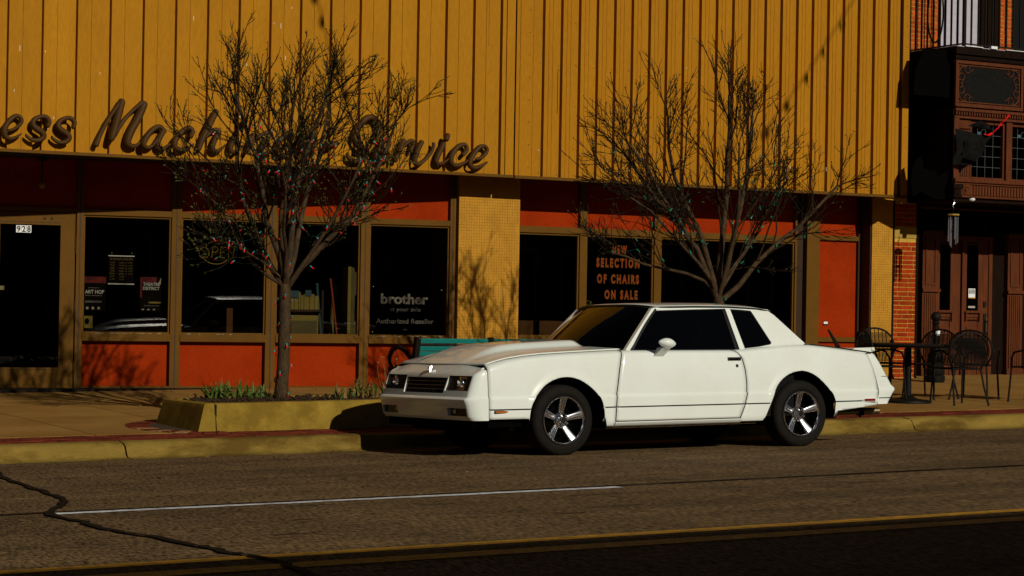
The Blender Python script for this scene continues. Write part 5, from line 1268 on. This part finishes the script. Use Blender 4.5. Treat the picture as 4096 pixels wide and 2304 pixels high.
for i in range(len(rowsz)-1):
    for j in range(c-1):
        q=(i*c+j,i*c+j+1,(i+1)*c+j+1,(i+1)*c+j)
        h=hole(i,j)
        if not h: w.f.append(q[::-1]); w.mi.append(0)
        else:
            for (di,dj,e) in ((-1,0,(0,1)),(1,0,(3,2)),(0,-1,(0,3)),(0,1,(1,2))):
                ni,nj=i+di,j+dj
                if not(0<=ni<len(rowsz)-1 and 0<=nj<c-1) or hole(ni,nj)!=h:
                    a,b=w.v[q[e[0]]],w.v[q[e[1]]]; wi.add([a,b,(b[0]+D_,b[1],b[2]),(a[0]+D_,a[1],a[2])],[(0,1,2,3)])
fas=cp('front_fascia','paint',w,smooth=35,fix=False)
cp('opening_lip','paint',wi,fas)
w=MB(); w.box(-.85,-.80,.12,1.64,.36,.72); cp('fascia_backing','paint_shadow',w)
def strip(y0,y1,z0,z1,dx,n=8):
    return [[(fx(y0+(y1-y0)*k/n,z)+dx,y0+(y1-y0)*k/n,z) for k in range(n+1)] for z in (z0,(z0+z1)/2,z1)]
for sgn in (0,1):
    F=(lambda y:y) if sgn==0 else (lambda y:1.76-y)
    a,b=sorted((F(.075),F(.475)))
    hl=cp('headlight','lamp_lens',MB().grid(strip(a,b,.60,.735,.018),flip=True))
    for (p,q,mt_) in ((.082,.175,'black_trim'),(.335,.465,'black_trim')):
        w=MB(); a2,b2=sorted((F(p),F(q))); w.grid(strip(a2,b2,.603,.732,.012,4),flip=True); cp('lamp_bezel',mt_,w,hl)
    w=MB(); yc_=F(.255); w.lathe([(0,.03),(.03,.028),(.05,.012),(.056,0)],16,Matrix.Translation((-.938,yc_,.668))@Matrix.Rotation(R(90),4,'Y')); cp('reflector','chrome',w,hl,smooth=180)
    w=MB(); a2,b2=sorted((F(.08),F(.40))); w.box(-.955,-.93,a2,b2,.375,.445); cp('bumper_duct','black_trim',w)
    w=MB(); a2,b2=sorted((F(.30),F(.385))); w.box(-.962,-.956,a2,b2,.395,.43); cp('duct_lamp','lamp_lens',w)
w=MB(); w.grid(strip(.49,1.27,.575,.717,.030),flip=True); gr=cp('grille','black_trim',w)
w=MB(); w.box(-.002,.010,-.004,.004,.578,.714); me=w.mesh('grille_bar',['frame_dk'])
for k in range(15):
    y=.515+.052*k; w=MB()
    w.add([(fx(y,z)+dx,y+dy,z) for z in (.579,.713) for dx,dy in ((.012,-.0055),(.012,.0055),(.03,.0055),(.03,-.0055))],[(3,2,1,0),(4,5,6,7),(0,1,5,4),(1,2,6,5),(2,3,7,6),(3,0,4,7)])
    cp('grille_bar','black_trim',w,gr)
for z in (.612,.647,.682):
    w=MB(); w.grid([[(fx(y,z)+.010,y,z+e) for y in np.linspace(.50,1.26,14)] for e in (-.003,.003)],flip=True); cp('grille_crossbar','lamp_lens',w,gr)
w=MB(); w.box(-.916,-.900,.872,.888,.755,.79); w.prism([(-.925,.785),(-.90,.785),(-.887,.815),(-.895,.822),(-.915,.812)],'y',.868,.892); cp('hood_ornament','chrome',w)
w=MB(); w.grid([[(fx(y,.34)+.035,y,z) for y in np.linspace(.03,1.73,24)] for z in (.262,.34)],flip=True); w.box(-.78,-.43,.03,1.73,.27,.345); cp('air_dam','paint_shadow',w)
# ---- greenhouse
def yg(z): return .085+.315*(z-.955)
def sidepoly(poly,o0,o1,far):
    fy=(lambda y:1.76-y) if far else (lambda y:y); n=len(poly)
    vs=[(x,fy(yg(z)+o0),z) for x,z in poly]+[(x,fy(yg(z)+o1),z) for x,z in poly]
    fs=[tuple(range(n)),tuple(range(2*n-1,n-1,-1))]+[(i,n+i,n+(i+1)%n,(i+1)%n) for i in range(n)]
    if far: fs=[f[::-1] for f in fs]
    return MB().add(vs,fs)
DG=[(.80,.952),(.83,.984),(1.155,1.316),(1.19,1.324),(1.6,1.335),(1.975,1.341),(1.992,1.335),(2.062,.950)]
QG=[(2.040,1.335),(2.16,1.329),(2.277,1.321),(2.293,1.312),(2.445,1.04),(2.462,1.012),(2.445,.998),(2.30,.976),(2.13,.962)]
for far in (False,True):
    cp('a_pillar','paint',sidepoly([(.735,.950),(.785,.950),(1.142,1.316),(1.172,1.328),(1.13,1.352)],0,.045,far))
    cp('roof_rail','paint',sidepoly([(1.13,1.352),(1.172,1.328),(1.6,1.339),(1.985,1.346),(2.16,1.337),(2.285,1.327),(2.51,1.316),(2.50,1.338),(2.2,1.362),(1.9,1.372),(1.6,1.373),(1.3,1.364)],-.002,.05,far))
    cp('b_pillar','paint',sidepoly([(1.985,1.346),(2.042,1.342),(2.128,.955),(2.066,.944)],-.001,.045,far))
    cp('c_pillar','paint',sidepoly([(2.285,1.327),(2.51,1.316),(2.56,1.285),(2.89,.992),(2.76,.975),(2.45,.965),(2.128,.945),(2.13,.960),(2.30,.974),(2.447,.996),(2.466,1.012),(2.449,1.042),(2.297,1.314)],-.001,.045,far))
    cp('door_glass','glass_car',sidepoly(DG,.014,.020,far)); cp('quarter_glass','glass_car',sidepoly(QG,.014,.020,far))
    tr=MB(); fy=(lambda y:1.76-y) if far else (lambda y:y)
    for poly in (DG,QG):
        c_=poly+[poly[0]]
        tr.tube([(x,fy(yg(z)+.010),z) for x,z in c_],.0065,5)
    cp('window_seal','black_trim',tr)
    cp('vent_bar','black_trim',sidepoly([(1.955,1.338),(1.985,1.338),(2.055,.955),(2.02,.955)],.008,.02,far))
rows=[]
for i in range(29):
    s=-1+2*i/28; yb=.88+.795*s; yt=.88+.675*s; u=abs(s)
    xb=.80-.33*(1-s*s)+.012; xt=1.165-.11*(1-s*s); zb_=.951+.034*(1-s*s); zt_=1.335+.045*(1-u**3)
    rows.append([(xb+(xt-xb)*t,yb+(yt-yb)*t,zb_+(zt_-zb_)*t+.02*math.sin(t*math.pi)) for t in (0,.2,.4,.6,.8,1)])
ws=cp('windshield','glass_car',MB().grid(rows),smooth=180)
w=MB(); w.tube([r_[-1] for r_ in rows],.011,6); w.tube([r_[0] for r_ in rows],.011,6); w.tube(rows[0],.012,6); w.tube(rows[-1],.012,6); cp('windshield_seal','black_trim',w,ws)
def roofz(x): return interp(x,[(1.0,1.325),(1.17,1.345),(1.6,1.352),(2.0,1.350),(2.35,1.333),(2.53,1.306)])
rows=[]
for i in range(31):
    s=-1+2*i/30; x0=1.165-.11*(1-s*s)-.004; x1=2.535-.0*s*s; u=abs(s)
    hw=lambda x:.68-.0*x
    rows.append([(x0+(x1-x0)*k/24,.88+s*(.668+.012*min(1,k/3)),roofz(x0+(x1-x0)*k/24)+.006+.040*(1-u**3.2)) for k in range(25)])
cp('roof','paint',MB().grid(rows,flip=True),smooth=40,solid=.015)
rows=[]
for i in range(17):
    s=-1+2*i/16; y0=.88+.67*s; y1=.88+.74*s
    rows.append([(2.535+.36*t+.03*(1-s*s)*t,y0+(y1-y0)*t,1.312+.040*(1-abs(s)**3)*(1-t)+(.995-1.312)*t+.02*math.sin(math.pi*t)) for t in (0,.25,.5,.75,1)])
cp('rear_window','glass_car',MB().grid(rows,flip=True),smooth=180)
# tail: deck, spoiler, fascia
rows=[]
for i in range(21):
    s=-1+2*i/20; y=.88+.81*s
    rows.append([(2.86+(3.71-2.86)*k/14,y,interp(2.86+(3.71-2.86)*k/14,QZT)-.004+.018*(1-s*s)) for k in range(15)])
cp('trunk_lid','paint',MB().grid(rows,flip=True),smooth=40,solid=.012)
w=MB(); w.prism([(3.42,.935),(3.50,.955),(3.735,.960),(3.742,.925),(3.62,.903)],'y',.075,1.685); cp('spoiler','paint',w)
w=MB(); w.box(3.70,3.733,.064,.0752,.930,.957); cp('spoiler_cap','paint',w)
TX=[(0.392, 3.897), (0.43, 3.93), (0.5, 3.967), (0.535, 4.0), (0.556, 3.997), (0.574, 3.97), (0.584, 3.958), (0.66, 3.91), (0.745, 3.86), (0.82, 3.817), (0.885, 3.777), (0.905, 3.76), (0.915, 3.725)]
P=[]
for z,xc in TX:
    ysid=ys(3.74,min(z,.85))+.03*sst((z-.86)/.06); xs0=interp(z,TS)+.002; r_=[]
    side=[(xs0,0),(xs0+(xc-.05-xs0)*.5,.003),(xc-.05,.008),(xc-.025,.014),(xc-.008,.030),(xc,.055),(xc+.004,.10)]
    if xc-.05<xs0: side=[(xs0+(xc-xs0)*k/6,.009*k) for k in range(7)]
    mid=[(xc+.02*(1-((y-.88)/.78)**2),y) for y in np.linspace(.2,1.56,13)]
    for x,o in side: r_.append((x,ysid+o,z))
    for x,y in mid: r_.append((x,y,z))
    for x,o in side[::-1]: r_.append((x,1.76-ysid-o,z))
    P.append(r_)
rf=cp('rear_fascia','paint',MB().grid(P,flip=False),smooth=35)
for z0 in (.455,.668):
    for far in (False,True):
        fy=(lambda y:1.76-y) if far else (lambda y:y); xe=interp(z0,TX)-.03
        w=MB(); w.grid([[(x,fy(ys(3.74,z0)+.0008+.007*t),z) for t,x in ((t,interp(z0,TS)+.01+(xe-interp(z0,TS)-.01)*t) for t in np.linspace(0,1,5))] for z in (z0-.003,z0+.003)],flip=far); cp('moulding_line','black_trim',w)
w=MB(); w.grid([[(interp(z,TX)+.024,y,z) for y in np.linspace(.2,1.56,6)] for z in (.62,.80)],flip=False); cp('tail_light','red_lens',w)
# side details
for far in (False,True):
    fy=(lambda y:1.76-y) if far else (lambda y:y)
    def sbx(x0,x1,z0,z1,o0,o1):
        a,b=sorted((fy(ys((x0+x1)/2,(z0+z1)/2)+o0),fy(ys((x0+x1)/2,(z0+z1)/2)+o1))); return MB().box(x0,x1,a,b,z0,z1,bev=.003)
    mk=cp('side_marker','black_trim',sbx(-.748,-.602,.396,.4225,-.004,.012))
    cp('lens','amber',sbx(-.738,-.612,.401,.4185,-.006,.0),mk)
    mk=cp('side_marker','paint',sbx(3.505,3.702,.418,.4225+.032,-.016,.012)); cp('lens','red_lens',sbx(3.535,3.672,.424,.449,-.019,-.005),mk)
    cp('screw','black_trim',MB().add(sbx(3.513,3.521,.433,.441,-.019,-.01).v,[(3,2,1,0)]+[]) if False else sbx(3.513,3.522,.432,.441,-.018,-.01),mk); cp('screw','black_trim',sbx(3.686,3.695,.432,.441,-.018,-.01),mk)
    hd=cp('door_handle','black_trim',sbx(1.857,2.008,.847,.878,-.014,.01))
    cp('grip','paint_shadow',sbx(1.872,1.975,.853,.863,-.018,-.012),hd)
    w=MB(); w.lathe([(.017,0),(.015,.006),(.006,.007),(0,.004)],14,Matrix.Translation((1.961,fy(ys(1.961,.795)+.002),.795))@Matrix.Rotation(R(90 if not far else -90),4,'X')); cp('door_lock','black_trim',w)
    # mirror
    w=MB(); yb=fy(-.115); w.lathe([(max(1e-6,.058*math.sin(math.pi*i/12)**.8),-.112+.205*(i/12)) for i in range(13)],18,Matrix.Translation((1.085,yb,1.018))@Matrix.Rotation(R(96),4,'Y')@Matrix.Diagonal((.82,1.0,1,1)))
    mr_=cp('door_mirror','paint',w,smooth=180)
    w=MB(); p0,p1=sorted((fy(-.03),fy(-.10))); w.add([(1.00,fy(.004),.895),(1.115,fy(.004),.895),(1.125,fy(.004),.972),(1.04,fy(.004),.972),(1.03,fy(-.115),.975),(1.12,fy(-.115),.975),(1.125,fy(-.085),.998),(1.06,fy(-.085),.998)],[(0,1,2,3),(4,5,6,7),(0,1,5,4),(1,2,6,5),(2,3,7,6),(3,0,4,7)]); cp('mirror_mount','paint',w,mr_)
# underside, wells, interior
w=MB(); w.box(-.78,3.1,.30,1.46,.22,.66)
for a,b in ((-.76,-.44),(.46,2.20),(3.19,3.66)): w.box(a,b,.06,1.70,.265 if a<3 else .41,.70)
w.box(-.76,.40,.12,1.64,.74,.80); w.box(2.2,3.6,.12,1.64,.76,.86); cp('underbody','paint_shadow',w)
for P_ in (FA,RA):
    for far in (False,True):
        fy=(lambda y:1.76-y) if far else (lambda y:y); w=MB()
        w.grid([[(x,fy(y),z+.012) for x,z in P_] for y in (-.005,.33)]); w.grid([[(x,fy(.33),z) for x,z in P_],[(x,fy(.33),.2) for x,z in P_]]); cp('wheel_well','paint_shadow',w)
w=MB(); w.box(.75,2.8,.10,1.66,.30,.33); w.box(.62,.95,.14,1.62,.70,.945,bev=.03); w.box(2.55,2.9,.14,1.62,.5,.95); w.box(.75,2.7,.06,.09,.3,.93); w.box(.75,2.7,1.67,1.70,.3,.93); cp('cabin','seat',w)
for y in (.46,1.30):
    w=MB(); w.box(1.45,1.98,y-.26,y+.26,.42,.58,bev=.05); w.prism([(1.85,.52),(2.02,.52),(2.18,1.10),(2.08,1.12)],'y',y-.25,y+.25); cp('seat','seat',w)
w=MB(); w.tube([(1.22+.05*math.sin(R(a)),1.30+.18*math.cos(R(a)),.90+.17*math.sin(R(a))) for a in range(0,361,20)],.014,6); w.tube([(1.0,1.3,.82),(1.22,1.3,.90)],.025,6); cp('steering_wheel','black_trim',w)
w=MB(); w.box(1.16,1.20,.80,.96,1.24,1.29); cp('rear_view_mirror','black_trim',w)
w=MB(); w.tube([(.39,1.655,.925),(.36,1.655,1.25),(.325,1.655,1.665)],[.004,.003,.002],5); w.lathe([(.016,0),(.012,.02),(.006,.035)],8,Matrix.Translation((.39,1.655,.915))); cp('antenna','black_trim',w)
w=MB(); w.tube([(3.2,.33,.30),(3.45,.33,.308),(3.72,.31,.312)],.030,12); w.tube([(3.72,.31,.312),(3.75,.31,.312),(3.955,.28,.312)],[.03,.036,.036],12); ex_=cp('exhaust_pipe','steel',w,smooth=40)
w=MB(); w.tube([(3.74,.31,.25),(3.74,.31,.40)],.012,6); w.box(3.72,3.76,.27,.35,.27,.35); cp('exhaust_hanger','paint_shadow',w,ex_)
w=MB()
for xx in (0,2.743): w.tube([(xx,.1,.318),(xx,1.66,.318)],.04,8)
cp('axle','paint_shadow',w)
# wheels
RX=Matrix.Rotation(R(-90),4,'X')
tyre=MB().lathe([(.214,.03),(.222,.008),(.234,.0),(.243,-.007),(.262,-.010),(.268,-.0085),(.29,-.008),(.304,-.003),(.3155,.010),(.323,.022),(.325,.034),(.325,.062),(.319,.064),(.319,.072),(.325,.074),(.325,.108),(.319,.11),(.319,.118),(.325,.12),(.325,.155),(.319,.157),(.319,.165),(.325,.167),(.325,.195),(.31,.215),(.25,.222),(.21,.20)],56,RX,cap=False)
tm=tyre.mesh('wheel',['rubber'],40)
rim=MB().lathe([(.216,.014),(.2225,.004),(.2240,-.004),(.2215,-.010),(.217,-.0125),(.212,-.010),(.2075,-.003),(.205,.008),(.202,.024),(.199,.05)],48,RX,cap=False).mesh('rim',['chrome'],50)
bar=MB().lathe([(.2005,.045),(.196,.12),(.14,.125),(.14,.09),(.0,.09)],32,RX,cap=False).mesh('wheel_barrel',['paint_shadow'],40)  # barrel near-black: shade inside the wheel is put into its colour
hub=MB().lathe([(.078,.072),(.074,.052),(.060,.044),(.050,.034),(.044,.014),(.036,.002),(.030,.001),(.027,.004),(0,.004)],28,RX).mesh('hub_cap',['chrome'],35)
spk=MB(); rows=[]
for r_,wd,h in ((.040,.048,.058),(.075,.053,.050),(.110,.058,.040),(.145,.064,.0285),(.180,.070,.0155),(.205,.074,.004)):
    rows.append([(r_,h+e,wd*a) for a,e in ((-.5,.034),(-.5,.010),(-.46,.003),(-.40,0),(-.2,-.0012),(0,-.0016),(.2,-.0012),(.40,0),(.46,.003),(.5,.010),(.5,.034))])
spk.grid(rows,flip=True); spm=spk.mesh('spoke',['chrome_spoke'],50)
grv=MB()
for o_ in (-.011,.011): grv.add([(.085,.0452,o_-.0022),(.14,.0278,o_-.0022),(.14,.0278,o_+.0022),(.085,.0452,o_+.0022),(.19,.0085,o_-.0022),(.19,.0085,o_+.0022)],[(0,1,2,3),(1,4,5,2)])
grm=grv.mesh('spoke_groove',['black_trim'])
nut=MB().lathe([(.0115,.03),(.0115,.010),(.008,.004),(0,.002)],6,RX).mesh('lug_nut',['chrome'])
cap=MB().lathe([(.024,.004),(.022,.0),(0,-.001)],20,RX).mesh('centre_cap',['black_trim'],30)
for (x,y,rz,ph) in ((0,0,0,4),(2.743,0,0,2),(0,1.76,180,0),(2.743,1.76,180,0)):
    wh=bpy.data.objects.new('wheel',tm); COL.objects.link(wh); wh.parent=car; wh.matrix_basis=Matrix.Translation((x,y,.3195))@Matrix.Rotation(R(rz),4,'Z')@Matrix.Rotation(R(ph),4,'Y')
    def sp_(nm,me,M=None):
        o=bpy.data.objects.new(nm,me); COL.objects.link(o); o.parent=wh
        if M is not None: o.matrix_basis=M
    sp_('rim',rim); sp_('wheel_barrel',bar); sp_('hub_cap',hub); sp_('centre_cap',cap)
    for k in range(5):
        A=Matrix.Rotation(R(-90-72*k),4,'Y'); sp_('spoke',spm,A); sp_('spoke_groove',grm,A)
        B_=Matrix.Rotation(R(-90+8-72*k-36),4,'Y')@Matrix.Translation((.060,.012,0)); sp_('lug_nut',nut,B_)

# ================================================================ the place behind the camera: its roofline shades the near half of the road
def facade(x0,x1,y,h,seed,label):
    rr=random.Random(seed); t=thing('brick_shop_building',label,'building',((x0+x1)/2,y,0))
    w=MB(); w.box(x0,x1,y-12,y,-.6,h); w.build('wall','far_brick',t)
    w=MB(); w.box(x0,x1,y-.1,y+.12,h-.35,h+.004); w.build('cornice','far_trim',t)
    n=int((x1-x0)/2.6)
    for f,(z0,z1) in enumerate(((.4,2.9),(4.3,6.4))):
        for i in range(n):
            cx=x0+(x1-x0)*(i+.5)/n
            w=MB(); w.box(cx-.95,cx+.95,y+.01,y+.05,z0-.1,z1+.12); fr=w.build('window','far_trim',t)
            w=MB(); w.box(cx-.82,cx+.82,y+.051,y+.06,z0,z1); w.build('pane','sign_board',fr)
hh=7.88
facade(-45,-6.02,-6.0,hh+.08,1,'long brick shop building across the street on the left')
facade(-6,18.98,-6.0,hh,2,'brick shop building straight across the street')
facade(19,62,-6.0,hh+.12,3,'brick shop building across the street on the right')
# garlands of lights over the street whose soft shadows fall on the siding
def garland(P,label):
    t=thing('light_garland',label,'garland',P[0],0,'garlands of lamps hung over the street')
    pts=[Vector(p) for p in P]
    w=MB(); w.tube(pts,.010,6); w.build('cable','iron',t)
    for p in pts[1::1]:
        w=MB(); w.lathe([(0,0),(.02,.02),(.045,.06),(.052,.10),(.04,.15),(.02,.18),(0,.18)],10,Matrix.Translation(p+Vector((0,0,-.17)))); w.build('lamp','iron',t)
def from_shadow(S,dist):
    k=dist/SUN_L.y; return [(x-SUN_L.x*k,YP-SUN_L.y*k,z-SUN_L.z*k) for x,z in S]
garland(from_shadow([(11.30,6.4),(11.63,5.55),(11.74,5.20),(11.86,4.90),(12.06,4.38),(12.20,4.0),(12.37,3.5)],8.5),'lamp garland hanging over the street on the left, above the picture')
garland(from_shadow([(20.9,6.6),(20.12,5.55),(19.8,5.12),(19.5,4.72),(19.15,4.30),(18.8,3.9)],8.5),'lamp garland hanging over the street on the right, above the picture')
